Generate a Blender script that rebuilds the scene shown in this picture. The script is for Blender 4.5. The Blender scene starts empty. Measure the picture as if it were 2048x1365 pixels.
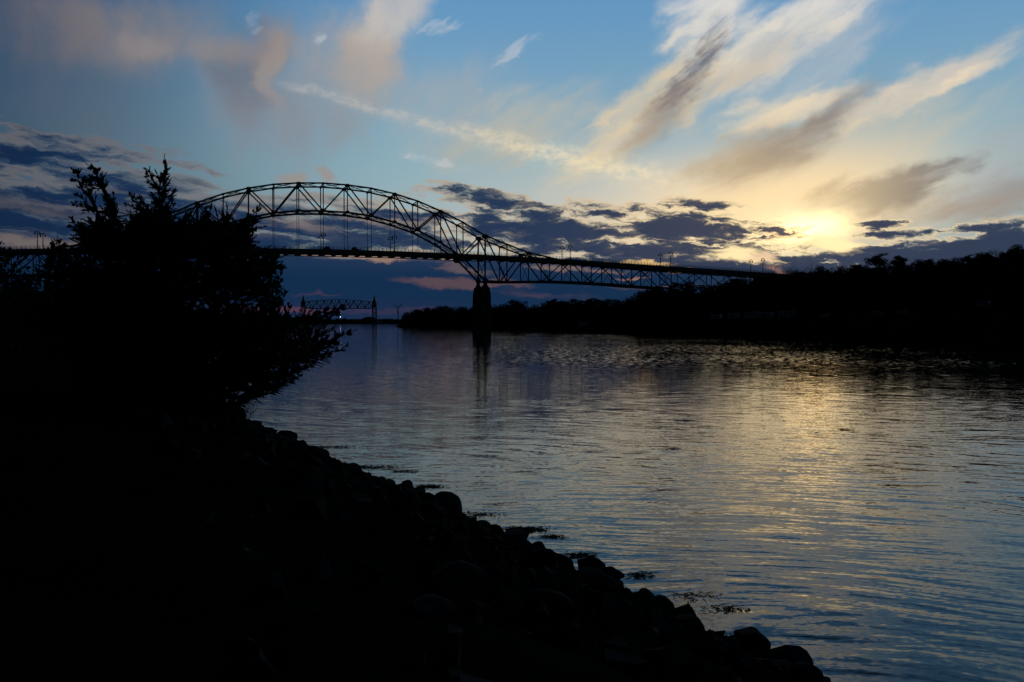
import bpy, bmesh, math, random
from mathutils import Vector, Matrix, noise as mnoise
S = bpy.context.scene
COL = S.collection
F, HOR = 1875.0, 642.5            # focal length in 2048-px units, horizon row
CAMH = 6.36
PITCH = math.atan((682.5 - HOR) / F)

# ------------------------------------------------------------------ camera
cam_d = bpy.data.cameras.new('camera')
cam_d.sensor_width = 36.0
cam_d.lens = 36.0 * F / 2048
cam_d.clip_start, cam_d.clip_end = 0.1, 30000
cam = bpy.data.objects.new('camera', cam_d)
cam.location = (0, 0, CAMH)
cam.rotation_euler = (math.pi / 2 - PITCH, 0, 0)
COL.objects.link(cam)
S.camera = cam
S.view_settings.view_transform = 'Standard'
S.view_settings.look = 'None'
S.view_settings.exposure = 0.12
S.view_settings.gamma = 1.0
S.cycles.max_bounces = 6
S.cycles.diffuse_bounces = 2
S.cycles.glossy_bounces = 3
S.cycles.transparent_max_bounces = 6
S.cycles.volume_bounces = 0
S.cycles.use_adaptive_sampling = True
S.cycles.adaptive_threshold = 0.015
S.cycles.adaptive_min_samples = 12
S.cycles.sample_clamp_indirect = 6.0

def ray(px, py):
    """World direction of a point of the photograph (used to survey where things stand)."""
    x, y, z = (px - 1024) / F, 1.0, -(py - 682.5) / F
    c, s = math.cos(PITCH), math.sin(PITCH)
    return Vector((x, y * c + z * s, -y * s + z * c))
def at(px, py, depth):
    d = ray(px, py)
    return Vector((0, 0, CAMH)) + d * (depth / d.y)
def sky_xy(px, py):
    """azimuth / elevation of a survey point, in the sky chart's units (1/1875 rad, horizon at 642.5)."""
    d = ray(px, py)
    return 1024 + F * math.atan2(d.x, d.y), HOR - F * math.atan2(d.z, math.hypot(d.x, d.y))

# ------------------------------------------------------------------ node expressions
class E:
    tree = None
    def __init__(s, sock): s.s = sock
    @staticmethod
    def m(op, a, b=None, c=None, clamp=False):
        n = E.tree.nodes.new('ShaderNodeMath'); n.operation = op; n.use_clamp = clamp
        for i, v in enumerate((a, b, c)):
            if v is None: continue
            if isinstance(v, E): E.tree.links.new(v.s, n.inputs[i])
            else: n.inputs[i].default_value = v
        return E(n.outputs[0])
    def __add__(a, b): return E.m('ADD', a, b)
    __radd__ = __add__
    def __sub__(a, b): return E.m('SUBTRACT', a, b)
    def __rsub__(a, b): return E.m('SUBTRACT', b, a)
    def __mul__(a, b): return E.m('MULTIPLY', a, b)
    __rmul__ = __mul__
    def __truediv__(a, b): return E.m('DIVIDE', a, b)
def clamp01(a): return E.m('ADD', a, 0.0, clamp=True)
def emax(a, b): return E.m('MAXIMUM', a, b)
def emin(a, b): return E.m('MINIMUM', a, b)
def sstep(x, lo, hi, a=0.0, b=1.0):
    n = E.tree.nodes.new('ShaderNodeMapRange'); n.interpolation_type = 'SMOOTHSTEP'
    for i, v in enumerate((x, lo, hi, a, b)):
        if isinstance(v, E): E.tree.links.new(v.s, n.inputs[i])
        else: n.inputs[i].default_value = v
    return E(n.outputs[0])
def lin(x, lo, hi, a=0.0, b=1.0):
    n = E.tree.nodes.new('ShaderNodeMapRange')
    for i, v in enumerate((x, lo, hi, a, b)):
        if isinstance(v, E): E.tree.links.new(v.s, n.inputs[i])
        else: n.inputs[i].default_value = v
    return E(n.outputs[0])
def combine(x, y, z=0.0):
    n = E.tree.nodes.new('ShaderNodeCombineXYZ')
    for i, v in enumerate((x, y, z)):
        if isinstance(v, E): E.tree.links.new(v.s, n.inputs[i])
        else: n.inputs[i].default_value = v
    return E(n.outputs[0])
def noise(vec, scale=1.0, detail=4.0, rough=0.55, dim='2D', color=False, lac=2.0, dist=0.0):
    n = E.tree.nodes.new('ShaderNodeTexNoise'); n.noise_dimensions = dim
    E.tree.links.new(vec.s, n.inputs['Vector'])
    n.inputs['Scale'].default_value = scale; n.inputs['Detail'].default_value = detail
    n.inputs['Roughness'].default_value = rough; n.inputs['Lacunarity'].default_value = lac
    n.inputs['Distortion'].default_value = dist
    return E(n.outputs['Color' if color else 'Fac'])
def sep(v):
    n = E.tree.nodes.new('ShaderNodeSeparateXYZ'); E.tree.links.new(v.s, n.inputs[0])
    return [E(o) for o in n.outputs]
def mix(fac, a, b):
    n = E.tree.nodes.new('ShaderNodeMix'); n.data_type = 'RGBA'; n.clamp_factor = True
    for i, v in ((0, fac), (6, a), (7, b)):
        if isinstance(v, E): E.tree.links.new(v.s, n.inputs[i])
        elif i == 0: n.inputs[0].default_value = v
        else: n.inputs[i].default_value = (*v, 1) if len(v) == 3 else v
    return E(n.outputs[2])
def cscale(c, k):
    n = E.tree.nodes.new('ShaderNodeMix'); n.data_type = 'RGBA'; n.blend_type = 'MULTIPLY'; n.inputs[0].default_value = 1
    for i, v in ((6, c), (7, k)):
        if isinstance(v, E): E.tree.links.new(v.s, n.inputs[i])
        else: n.inputs[i].default_value = (*v, 1)
    return E(n.outputs[2])
def cadd(c, d):
    n = E.tree.nodes.new('ShaderNodeMix'); n.data_type = 'RGBA'; n.blend_type = 'ADD'; n.inputs[0].default_value = 1
    for i, v in ((6, c), (7, d)):
        if isinstance(v, E): E.tree.links.new(v.s, n.inputs[i])
        else: n.inputs[i].default_value = (*v, 1)
    return E(n.outputs[2])
def srgb(r, g, b):
    f = lambda v: (v / 255 / 12.92) if v / 255 < 0.04045 else ((v / 255 + 0.055) / 1.055) ** 2.4
    return (f(r), f(g), f(b))
# ------------------------------------------------------------------ sky
SUN_X, SUN_Y = sky_xy(1612, 462)
SUN_AZ, SUN_EL = (SUN_X - 1024) / F, (HOR - SUN_Y) / F
W = bpy.data.worlds.new('World'); S.world = W; W.use_nodes = True
E.tree = W.node_tree; E.tree.nodes.clear()
nd = E.tree.nodes.new('ShaderNodeNewGeometry')
# Incoming points from the sky towards the viewer: the sky direction is its opposite
ix, iy, iz = sep(E(nd.outputs['Incoming']))
dx, dy, dz = ix * -1.0, iy * -1.0, iz * -1.0
hyp = E.m('SQRT', dx * dx + dy * dy)
X = E.m('ARCTAN2', dx, dy) * F + 1024.0         # azimuth chart
Y = HOR - E.m('ARCTAN2', dz, hyp) * F           # elevation chart
Y = emin(Y, HOR - (Y - HOR) * 0.0 + 4000.0)
_g = bpy.data.node_groups.new('soft_ellipse', 'ShaderNodeTree')
for nm in ('x', 'y', 'cx', 'cy', 'c', 's', 'kx', 'ky'): _g.interface.new_socket(nm, in_out='INPUT', socket_type='NodeSocketFloat')
_g.interface.new_socket('fac', in_out='OUTPUT', socket_type='NodeSocketFloat')
E.tree = _g
_gi = _g.nodes.new('NodeGroupInput'); _go = _g.nodes.new('NodeGroupOutput')
_x, _y, _cx, _cy, _c, _s, _kx, _ky = [E(_gi.outputs[i]) for i in range(8)]
_ex, _ey = _x - _cx, _y - _cy
_u = (_ex * _c - _ey * _s) * _kx; _v = (_ex * _s + _ey * _c) * _ky
_g.links.new(E.m('EXPONENT', (_u * _u + _v * _v) * -1.0).s, _go.inputs[0])
E.tree = W.node_tree
def ell(cx, cy, sx, sy, ang=0.0, x=None, y=None):
    """soft elliptical patch of cloud, ang in degrees, positive = rising to the right"""
    n = E.tree.nodes.new('ShaderNodeGroup'); n.node_tree = _g
    cx, cy = sky_xy(cx, cy); a = math.radians(ang)
    for i, v in enumerate((x or X, y or Y, cx, cy, math.cos(a), math.sin(a), 1 / sx, 1 / sy)):
        if isinstance(v, E): E.tree.links.new(v.s, n.inputs[i])
        else: n.inputs[i].default_value = v
    return E(n.outputs[0])
def fib(ang, lx, ly, seed, detail=5.0, rough=0.6, x=None, y=None):
    """fibrous noise, stretched along ang"""
    x = x or X; y = y or Y
    c, s = math.cos(math.radians(ang)), math.sin(math.radians(ang))
    u = (x * c - y * s) / lx; v = (x * s + y * c) / ly
    return noise(combine(u + seed * 7.31, v + seed * 3.17), 1.0, detail, rough)
# a slow warp for ragged outlines
wc = noise(combine(X / 170.0, Y / 120.0), 1.0, 4.0, 0.6, color=True)
wx, wy, _ = sep(wc)
XW = X + (wx - 0.5) * 110.0
YW = Y + (wy - 0.5) * 70.0
w2 = noise(combine(X / 60.0 + 9.0, Y / 34.0), 1.0, 4.0, 0.6, color=True)
w2x, w2y, _ = sep(w2)
XF = X + (w2x - 0.5) * 46.0
YF = Y + (w2y - 0.5) * 26.0

# clear air: blue above, paler towards the horizon, warm about the hidden sun
col = mix(sstep(Y, -60.0, 400.0), srgb(94, 142, 186), srgb(140, 168, 180))
col = mix(sstep(Y, -200.0, -1300.0), col, srgb(22, 38, 66))
col = mix(sstep(Y, 330.0, 560.0), col, srgb(150, 160, 160))
dimx = sstep(X, 40.0, 900.0, 0.26, 1.0)
col = cscale(col, combine(dimx * 0.92, dimx * 0.95 + 0.05, dimx * 0.84 + 0.16))
g_far = ell(1370, 425, 400, 120, 3)
g_mid = ell(1560, 420, 230, 88, 8)
g_core = ell(1600, 456, 95, 32, 8, XF, YF)
col = mix(g_far * 0.72, col, srgb(224, 206, 182))
col = mix(g_mid * 0.92, col, srgb(255, 221, 170))
# sky around and behind the viewer is already night-dark
E0 = E.m('ABSOLUTE', X - SUN_X)
back = sstep(E0, 900.0, 2700.0, 1.0, 0.08)

def layer(col, alpha, c): return mix(clamp01(alpha), col, c)
# --- high fibrous cloud on the right
f1 = fib(32, 150, 34, 1.0, 4.0, 0.5, x=XF, y=YF); f2 = fib(22, 150, 28, 2.0, 4.0, 0.5, x=XF, y=YF)
f3 = fib(36, 70, 16, 3.0, 3.0)
def veil(mask, tex, amp, c, lo=0.12, hi=0.85, t0=0.30, t1=0.66, floor=0.68, nz=0.7):
    """a soft-edged patch whose inside is combed by a fibrous texture"""
    global col
    a = sstep(mask + (tex - 0.5) * nz * sstep(mask, 0.0, 0.4), lo, hi) * sstep(tex, t0, t1, floor, 1.0)
    col = layer(col, a * amp, c)
lit1 = emax(emax(ell(1640, 20, 170, 52, 30, XW, YW), ell(1415, 50, 90, 62, 40, XW, YW)), ell(1500, 110, 130, 60, 36, XW, YW))
veil(lit1, f1, 0.95, mix(sstep(Y, 0.0, 240.0), srgb(212, 210, 206), srgb(222, 206, 178)))
veil(emax(ell(1270, 235, 180, 52, 38, XW, YW), ell(1380, 210, 80, 50, 45, XW, YW) * 0.8), f1, 0.85, srgb(216, 196, 162))
veil(ell(1640, 120, 170, 50, 28, XW, YW), f1, 0.45, srgb(190, 190, 190))
veil(emax(ell(1405, 120, 80, 29, 60, XW, YW), ell(1372, 190, 70, 32, 40, XW, YW)), f3, 0.8, srgb(96, 92, 102), floor=0.5)
veil(ell(1310, 235, 105, 20, 36, XW, YW), f1, 0.45, srgb(150, 136, 126))
veil(ell(1335, 232, 125, 36, 38, XW, YW), f1, 0.42, srgb(132, 122, 118), floor=0.8, nz=0.4, lo=0.05, hi=0.95)
veil(ell(1480, 150, 110, 26, 34, XW, YW), f1, 0.35, srgb(150, 144, 142), floor=0.8, nz=0.4, lo=0.05, hi=0.95)
lit2 = emax(ell(1800, 188, 210, 30, 20, XW, YW), ell(1585, 222, 120, 34, 12, XW, YW))
veil(lit2, f2, 0.92, mix(sstep(X, 1450.0, 1900.0), srgb(232, 212, 178), srgb(198, 190, 180)))
veil(ell(1925, 158, 90, 12, 22, XF, YF), f2, 0.8, srgb(226, 208, 182))
veil(ell(1680, 310, 280, 66, 20, XW, YW), f1, 0.36, srgb(206, 190, 160))
veil(emax(ell(1530, 310, 125, 48, 16, XW, YF), ell(1630, 265, 115, 32, 36, XW, YW)), f2, 0.88, mix(sstep(X, 1400.0, 1680.0), srgb(166, 146, 122), srgb(116, 112, 114)), floor=0.75, nz=0.5, lo=0.06, hi=0.95)
veil(ell(1440, 325, 90, 30, 20, XW, YW), f2, 0.5, srgb(176, 156, 128))
veil(emax(ell(1735, 394, 115, 40, 10, XW, YW), emax(ell(1850, 350, 95, 25, 24, XW, YW), ell(1925, 316, 50, 19, 6, XW, YW))), f2, 0.88, srgb(84, 86, 100), floor=0.5)
veil(ell(1670, 400, 70, 26, 10, XW, YW), f2, 0.5, srgb(146, 130, 112))
veil(ell(2000, 390, 130, 40, 16, XW, YW), f2, 0.7, srgb(140, 130, 126))
veil(ell(2040, 300, 150, 60, 16, XW, YW), f1, 0.45, srgb(162, 164, 166))
veil(ell(1850, 430, 200, 26, 5, XW, YW), f2, 0.4, srgb(160, 140, 122))
veil(ell(1505, 338, 95, 28, 14, XW, YW), f2, 0.5, srgb(128, 116, 108), floor=0.8, nz=0.4, lo=0.05, hi=0.95)
veil(ell(1720, 402, 90, 24, 8, XW, YW), f2, 0.55, srgb(84, 84, 92), floor=0.8, nz=0.4, lo=0.05, hi=0.95)
# --- falling, hair-like cloud on the left
XV = X + (Y - 120.0) * 0.16 + (wx - 0.5) * 60.0
v1 = noise(combine(XV / 60.0, Y / 150.0 + 4.0), 1.0, 4.0, 0.52)
def virga(cx, cy, sx, sy, amp, c, ang=0, lo=0.10, hi=0.9):
    global col
    a = sstep(ell(cx, cy, sx, sy, ang, XW, YW) + (v1 - 0.5) * 0.45, lo, hi) * sstep(v1, 0.28, 0.66, 0.74, 1.0)
    col = layer(col, a * amp, c)
virga(260, 70, 160, 70, 0.7, srgb(138, 128, 126))
virga(285, 85, 70, 30, 0.4, srgb(160, 146, 138))
virga(80, 60, 120, 80, 0.42, srgb(112, 106, 112))
virga(160, 190, 130, 90, 0.3, srgb(98, 104, 118))
virga(560, 190, 160, 130, 0.38, srgb(140, 144, 152))
virga(505, 150, 66, 100, 0.85, srgb(102, 104, 116))
virga(545, 160, 24, 90, 0.7, srgb(158, 146, 138), 4)
virga(500, 95, 100, 34, 0.6, srgb(146, 134, 130))
virga(735, 125, 78, 96, 0.9, srgb(174, 160, 148), 12)
virga(800, 20, 100, 52, 0.85, srgb(190, 184, 178), 20)
virga(690, 200, 110, 90, 0.4, srgb(146, 144, 142))
virga(640, 110, 66, 60, 0.45, srgb(146, 148, 154))
virga(900, 210, 130, 80, 0.5, srgb(162, 164, 164), 20)
virga(560, 240, 120, 80, 0.5, srgb(128, 132, 142), -10)
veil(ell(1050, 250, 150, 62, 20, XW, YW), f1, 0.5, srgb(190, 180, 160))
veil(ell(960, 300, 120, 46, 10, XW, YW), f1, 0.45, srgb(176, 170, 154))
for cx, cy, sx, sy, an in ((510, 48, 13, 17, -50), (636, 80, 15, 9, 25), (968, 180, 6, 6, 0), (1030, 100, 44, 12, 32), (865, 322, 60, 8, -12), (880, 55, 40, 12, 10)):
    mk = ell(cx, cy, sx * 1.25, sy * 1.25, an, XF, YF)
    a = sstep(mk + (f3 - 0.5) * 1.9 * sstep(mk, 0.05, 0.5), 0.2, 1.05)
    col = layer(col, a * sstep(f1, 0.34, 0.62, 0.2, 1.0) * 0.5, srgb(190, 194, 198))
# --- the old contrail
cx0, cy0 = sky_xy(560, 165); cx1, cy1 = sky_xy(1300, 352)
sl = (cy1 - cy0) / (cx1 - cx0)
dist = (Y - cy0) - (X - cx0) * sl + (w2y - 0.5) * 26.0 + (wy - 0.5) * 20.0
wid = sstep(X, 560.0, 1300.0, 7.0, 24.0)
q = dist / wid
a = E.m('EXPONENT', q * q * -1.0) * sstep(X, cx0 - 20.0, cx0 + 50.0) * sstep(X, 1440.0, 1250.0)
col = layer(col, a * sstep(noise(combine(X / 24.0, Y / 14.0), 1.0, 4.0, 0.65), 0.3, 0.7, 0.25, 0.85) * 0.8, mix(sstep(X, 700.0, 1200.0), srgb(178, 176, 172), srgb(238, 220, 180)))
# glow seen through everything high
col = mix(g_mid * 0.62, col, srgb(255, 224, 168))
col = mix(clamp01(g_core * 0.95), col, (1.18, 0.98, 0.60))
col = cadd(col, cscale(combine(2.0, 1.05, 0.22), ell(1606, 460, 64, 20, 6, XF, YF)))

# --- low ragged cumulus / stratus, lit from behind
n_str = noise(combine(XF / 190.0, (YF + (X - 200.0) * -0.10) / 24.0), 1.0, 5.0, 0.58)
n_cum = noise(combine(XF / 105.0 + 3.0, YF / 25.0 + 8.0), 1.0, 7.0, 0.66)
n_big = noise(combine(X / 300.0 + 2.0, Y / 70.0 + 1.0), 1.0, 2.0, 0.5)
lfade = sstep(X, 1020.0, 560.0)                  # 1 in the streaky bank on the left
left = sstep(X, 600.0, 300.0) * sstep(YW + (X - 200.0) * -0.16, 262.0, 360.0)
leftlow = sstep(X, 1060.0, 760.0) * sstep(Y + (X - 600.0) * -0.02, 372.0, 452.0)
deck = sstep(Y, 492.0, 545.0) * sstep(X, 1500.0, 1000.0, 0.85, 1.0)
mid = emax(ell(985, 412, 120, 30, -10) * 1.08, ell(1110, 468, 240, 58, -8) * 1.18)
mid = emax(mid, ell(1215, 430, 60, 13, -4) * 0.9)
mid = emax(mid, emax(ell(1375, 455, 125, 42, -4) * 1.3, ell(1500, 464, 110, 26, -6) * 1.0))
mid = emax(mid, ell(1340, 512, 270, 44, 0) * 1.25)
rdeck = emax(ell(1990, 502, 290, 38, 6) * 1.75, ell(1770, 515, 200, 24, 4) * 1.6)
rdeck = emax(rdeck, emax(ell(1765, 448, 46, 11, 4) * 1.15, ell(1890, 463, 140, 10, 2) * 1.15))
rdeck = emax(rdeck, ell(1640, 532, 170, 24, 0) * 1.6)
cov = emax(emax(left * 0.70, leftlow * 1.02), emax(mid * 0.95, emax(rdeck * 1.0, deck * 1.9)))
tex = (n_cum - 0.5) * lin(lfade, 0.0, 1.0, 3.0, 0.7) + (n_str - 0.5) * lin(lfade, 0.0, 1.0, 1.5, 2.2)
dens = cov + (tex + (n_big - 0.5) * 0.35) * sstep(cov, 0.02, 0.34)
sunny = emax(ell(1560, 470, 330, 100, 0), ell(1480, 500, 200, 30, 0))
alpha = sstep(dens, 0.34, lin(lfade, 0.0, 1.0, 0.84, 0.95))
rim = sstep(dens, 0.16, 0.44)
rimc = mix(sstep(X, 300.0, 1250.0), srgb(112, 108, 112), mix(sunny, srgb(196, 172, 142), (1.0, 0.80, 0.44)))
col = layer(col, rim * (1.0 - alpha) * 0.8, rimc)
core = mix(sstep(X, 150.0, 1150.0), srgb(32, 54, 86), srgb(54, 64, 78))
core = mix(sunny * 0.4, core, srgb(82, 78, 82))
core = mix(sstep(X, 1560.0, 1800.0), core, srgb(60, 68, 88))
core = mix(sstep(dens, 0.5, 1.15), core, mix(sstep(X, 1000.0, 1500.0), srgb(17, 42, 76), srgb(40, 52, 78)))
# streaks of tan light inside the left-hand bank
t = sstep(noise(combine(X / 260.0 + 6.0 + (wx - 0.5), (YF + (X - 200.0) * -0.08) / 30.0), 1.0, 4.0, 0.55), 0.46, 0.70) * sstep(X, 820.0, 420.0) * sstep(Y, 505.0, 470.0)
core = mix(t * 0.5, core, srgb(110, 105, 106))
t2 = sstep(noise(combine(X / 140.0 + 1.0, (YF - X * 0.12) / 24.0), 1.0, 4.0, 0.55), 0.44, 0.68) * sstep(X, 420.0, 560.0) * sstep(X, 980.0, 860.0) * sstep(Y, 490.0, 430.0)
core = mix(t2 * 0.8, core, srgb(146, 132, 122))
core = mix(sstep(n_str, 0.50, 0.72) * sstep(X, 820.0, 1000.0) * sstep(dens, 1.25, 0.6) * 0.6, core, srgb(124, 114, 108))
col = layer(col, alpha * 0.97, core)
col = layer(col, sstep(Y, 515.0, 560.0) * sstep(X, 1750.0, 1300.0) * 0.92, srgb(16, 43, 73))
veil(emax(ell(655, 352, 26, 14, -25, XF, YF), ell(585, 356, 30, 12, 10, XF, YF)), f3, 0.8, srgb(150, 136, 126))
# warm slots in and under the deck
def slot(cx, cy, sx, sy, amp, c, ang=0.0, lo=0.3, hi=0.95, k=1.9):
    global col
    a = sstep(ell(cx, cy, sx, sy, ang, X, YF) + (n_str - 0.5) * k, lo, hi) * sstep(ell(cx, cy, sx * 1.6, sy * 1.8, ang, XF, YF), 0.08, 0.4)
    col = layer(col, a * amp, c)
slot(720, 515, 150, 8, 0.85, srgb(150, 122, 106), -3)
slot(860, 514, 70, 7, 0.9, srgb(196, 158, 124), -2)
slot(930, 540, 70, 10, 0.5, srgb(120, 98, 92), -6)
slot(930, 566, 140, 11, 0.6, srgb(104, 78, 78), -2)
slot(1060, 588, 110, 9, 0.45, srgb(84, 66, 80), -4)
slot(60, 484, 190, 13, 0.8, srgb(126, 114, 110), -3)
slot(1290, 528, 120, 6, 0.9, srgb(238, 196, 128), -2)
slot(1360, 540, 90, 5, 0.7, srgb(222, 176, 120), -3)
slot(1160, 540, 130, 7, 0.5, srgb(150, 124, 112), -3)
slot(1262, 557, 50, 4, 0.6, srgb(190, 140, 110), 0)
slot(1475, 506, 60, 15, 1.0, (1.0, 0.78, 0.42), -6, k=2.6)
slot(1528, 512, 30, 10, 0.85, (0.85, 0.60, 0.36), 0, k=2.6)
slot(1655, 488, 85, 16, 0.95, (1.1, 0.86, 0.44), -2)
slot(1560, 545, 30, 8, 0.7, srgb(190, 140, 110), -20)
slot(1300, 575, 130, 5, 0.4, srgb(104, 84, 92), 0)
# dusk band on the horizon
hz = sstep(Y, 585.0, 622.0) * sstep(X, 1150.0, 800.0)
col = layer(col, hz * 0.3, srgb(38, 42, 70))
slot(540, 619, 150, 8, 0.7, srgb(92, 56, 70), 0)
slot(640, 590, 70, 4, 0.45, srgb(80, 58, 74), 0)
slot(800, 622, 240, 7, 0.35, srgb(66, 50, 74), 0)
# below the horizon (never seen past the ground): dark
col = layer(col, sstep(Y, 660.0, 720.0), (0.008, 0.014, 0.022))
high = sstep(Y, -30.0, -480.0, 1.0, 0.05)
back = back * high
col = cscale(col, combine(back, back, back))
# daylight sky model for the residual blue of the open air
sk = E.tree.nodes.new('ShaderNodeTexSky'); sk.sky_type = 'NISHITA'; sk.sun_disc = False
sk.sun_elevation = SUN_EL; sk.sun_rotation = SUN_AZ; sk.altitude = 10
air = cscale(E(sk.outputs[0]), (0.00002, 0.00003, 0.00005))
col = cadd(col, air)
bg = E.tree.nodes.new('ShaderNodeBackground'); bg.inputs['Strength'].default_value = 1.0
E.tree.links.new(col.s, bg.inputs['Color'])
out = E.tree.nodes.new('ShaderNodeOutputWorld'); E.tree.links.new(bg.outputs[0], out.inputs[0])
W.cycles.sampling_method = 'MANUAL'; W.cycles.sample_map_resolution = 1024

# ------------------------------------------------------------------ sun, veiled by cloud on the horizon
sl_d = bpy.data.lights.new('sun', 'SUN'); sl_d.energy = 0.004; sl_d.angle = math.radians(12); sl_d.color = (1.0, 0.80, 0.52)
sun = bpy.data.objects.new('sun', sl_d); COL.objects.link(sun)
sd = Vector((math.sin(SUN_AZ) * math.cos(SUN_EL), math.cos(SUN_AZ) * math.cos(SUN_EL), math.sin(SUN_EL)))
sun.rotation_euler = sd.to_track_quat('Z', 'Y').to_euler()
sun.location = (200, 600, 120)
# ------------------------------------------------------------------ helpers for things
def link(o, parent=None):
    COL.objects.link(o)
    if parent: o.parent = parent
    return o
def tag(o, label=None, cat=None, group=None, kind=None):
    if label: o['label'] = label
    if cat: o['category'] = cat
    if group: o['group'] = group
    if kind: o['kind'] = kind
    return o
def empty(name, loc, rz=0.0, label=None, cat=None, group=None):
    o = bpy.data.objects.new(name, None); o.empty_display_size = 0.3
    o.location = loc; o.rotation_euler = (0, 0, rz)
    return tag(link(o), label, cat, group)
def copy_tree(o, parent=None):
    c = o.copy(); COL.objects.link(c)
    if parent: c.parent = parent
    for ch in list(o.children): copy_tree(ch, c)
    return c
class MB:
    """collects bars, boxes, plates and tubes into one mesh"""
    def __init__(s): s.v, s.f = [], []
    def add(s, vs, fs):
        k = len(s.v); s.v += [tuple(v) for v in vs]; s.f += [tuple(i + k for i in f) for f in fs]
    def bar(s, a, b, w, h, up=(0, 0, 1)):
        a, b = Vector(a), Vector(b); d = (b - a).normalized(); up = Vector(up)
        r = d.cross(up)
        if r.length < 1e-4: r = d.cross(Vector((1, 0, 0)))
        r.normalize(); u = r.cross(d)
        r *= w / 2; u *= h / 2
        s.add([a - r - u, a + r - u, a + r + u, a - r + u, b - r - u, b + r - u, b + r + u, b - r + u],
              [(0, 1, 2, 3), (7, 6, 5, 4), (0, 4, 5, 1), (1, 5, 6, 2), (2, 6, 7, 3), (3, 7, 4, 0)])
    def box(s, c, sx, sy, sz):
        x, y, z = c
        s.add([(x + i * sx / 2, y + j * sy / 2, z + k * sz / 2) for k in (-1, 1) for j in (-1, 1) for i in (-1, 1)],
              [(0, 2, 3, 1), (4, 5, 7, 6), (0, 1, 5, 4), (2, 6, 7, 3), (0, 4, 6, 2), (1, 3, 7, 5)])
    def tube(s, pts, rad, n=6):
        rings = []
        for i, p in enumerate(pts):
            p = Vector(p)
            d = (Vector(pts[min(i + 1, len(pts) - 1)]) - Vector(pts[max(i - 1, 0)])).normalized()
            r = d.cross(Vector((0, 0, 1)))
            if r.length < 1e-3: r = d.cross(Vector((1, 0, 0)))
            r.normalize(); u = r.cross(d)
            q = rad[i] if isinstance(rad, (list, tuple)) else rad
            rings.append([p + (r * math.cos(2 * math.pi * k / n) + u * math.sin(2 * math.pi * k / n)) * q for k in range(n)])
        vs = [v for R in rings for v in R]; fs = []
        for i in range(len(rings) - 1):
            for k in range(n):
                fs.append((i * n + k, i * n + (k + 1) % n, (i + 1) * n + (k + 1) % n, (i + 1) * n + k))
        fs.append(tuple(range(n - 1, -1, -1))); fs.append(tuple((len(rings) - 1) * n + k for k in range(n)))
        s.add(vs, fs)
    def prism(s, outline, y0, y1):
        """outline in x-z, extruded along y"""
        n = len(outline)
        s.add([(x, y0, z) for x, z in outline] + [(x, y1, z) for x, z in outline],
              [tuple(range(n)), tuple(range(2 * n - 1, n - 1, -1))] + [(i, i + n, (i + 1) % n + n, (i + 1) % n) for i in range(n)])
    def frustum(s, c0, sx0, sy0, z0, sx1, sy1, z1):
        x, y = c0
        vs = [(x + i * sx0 / 2, y + j * sy0 / 2, z0) for j in (-1, 1) for i in (-1, 1)] + [(x + i * sx1 / 2, y + j * sy1 / 2, z1) for j in (-1, 1) for i in (-1, 1)]
        s.add(vs, [(0, 2, 3, 1), (4, 5, 7, 6), (0, 1, 5, 4), (2, 6, 7, 3), (0, 4, 6, 2), (1, 3, 7, 5)])
    def mesh(s, name, mat, smooth=False):
        m = bpy.data.meshes.new(name); m.from_pydata(s.v, [], s.f); m.materials.append(mat)
        if smooth: m.polygons.foreach_set('use_smooth', [True] * len(m.polygons))
        m.update(); return m
    def build(s, name, mat, parent=None, smooth=False):
        return link(bpy.data.objects.new(name, s.mesh(name, mat, smooth)), parent)

def pbr(name, color, rough=0.8, var=0.3, scale=0.6, metal=0.0, spec=0.4, bump=0.0):
    m = bpy.data.materials.new(name); m.use_nodes = True
    E.tree = m.node_tree
    b = m.node_tree.nodes['Principled BSDF']
    tc = m.node_tree.nodes.new('ShaderNodeTexCoord')
    n = noise(E(tc.outputs['Object']), scale, 4.0, 0.6, '3D')
    c = mix(sstep(n, 0.3, 0.7), tuple(v * (1 - var) for v in color), tuple(v * (1 + var) for v in color))
    m.node_tree.links.new(c.s, b.inputs['Base Color'])
    b.inputs['Roughness'].default_value = rough; b.inputs['Metallic'].default_value = metal
    b.inputs['Specular IOR Level'].default_value = spec
    if bump:
        bn = m.node_tree.nodes.new('ShaderNodeBump'); bn.inputs['Strength'].default_value = bump
        m.node_tree.links.new(noise(E(tc.outputs['Object']), scale * 6, 5.0, 0.6, '3D').s, bn.inputs['Height'])
        m.node_tree.links.new(bn.outputs[0], b.inputs['Normal'])
    return m
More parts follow.
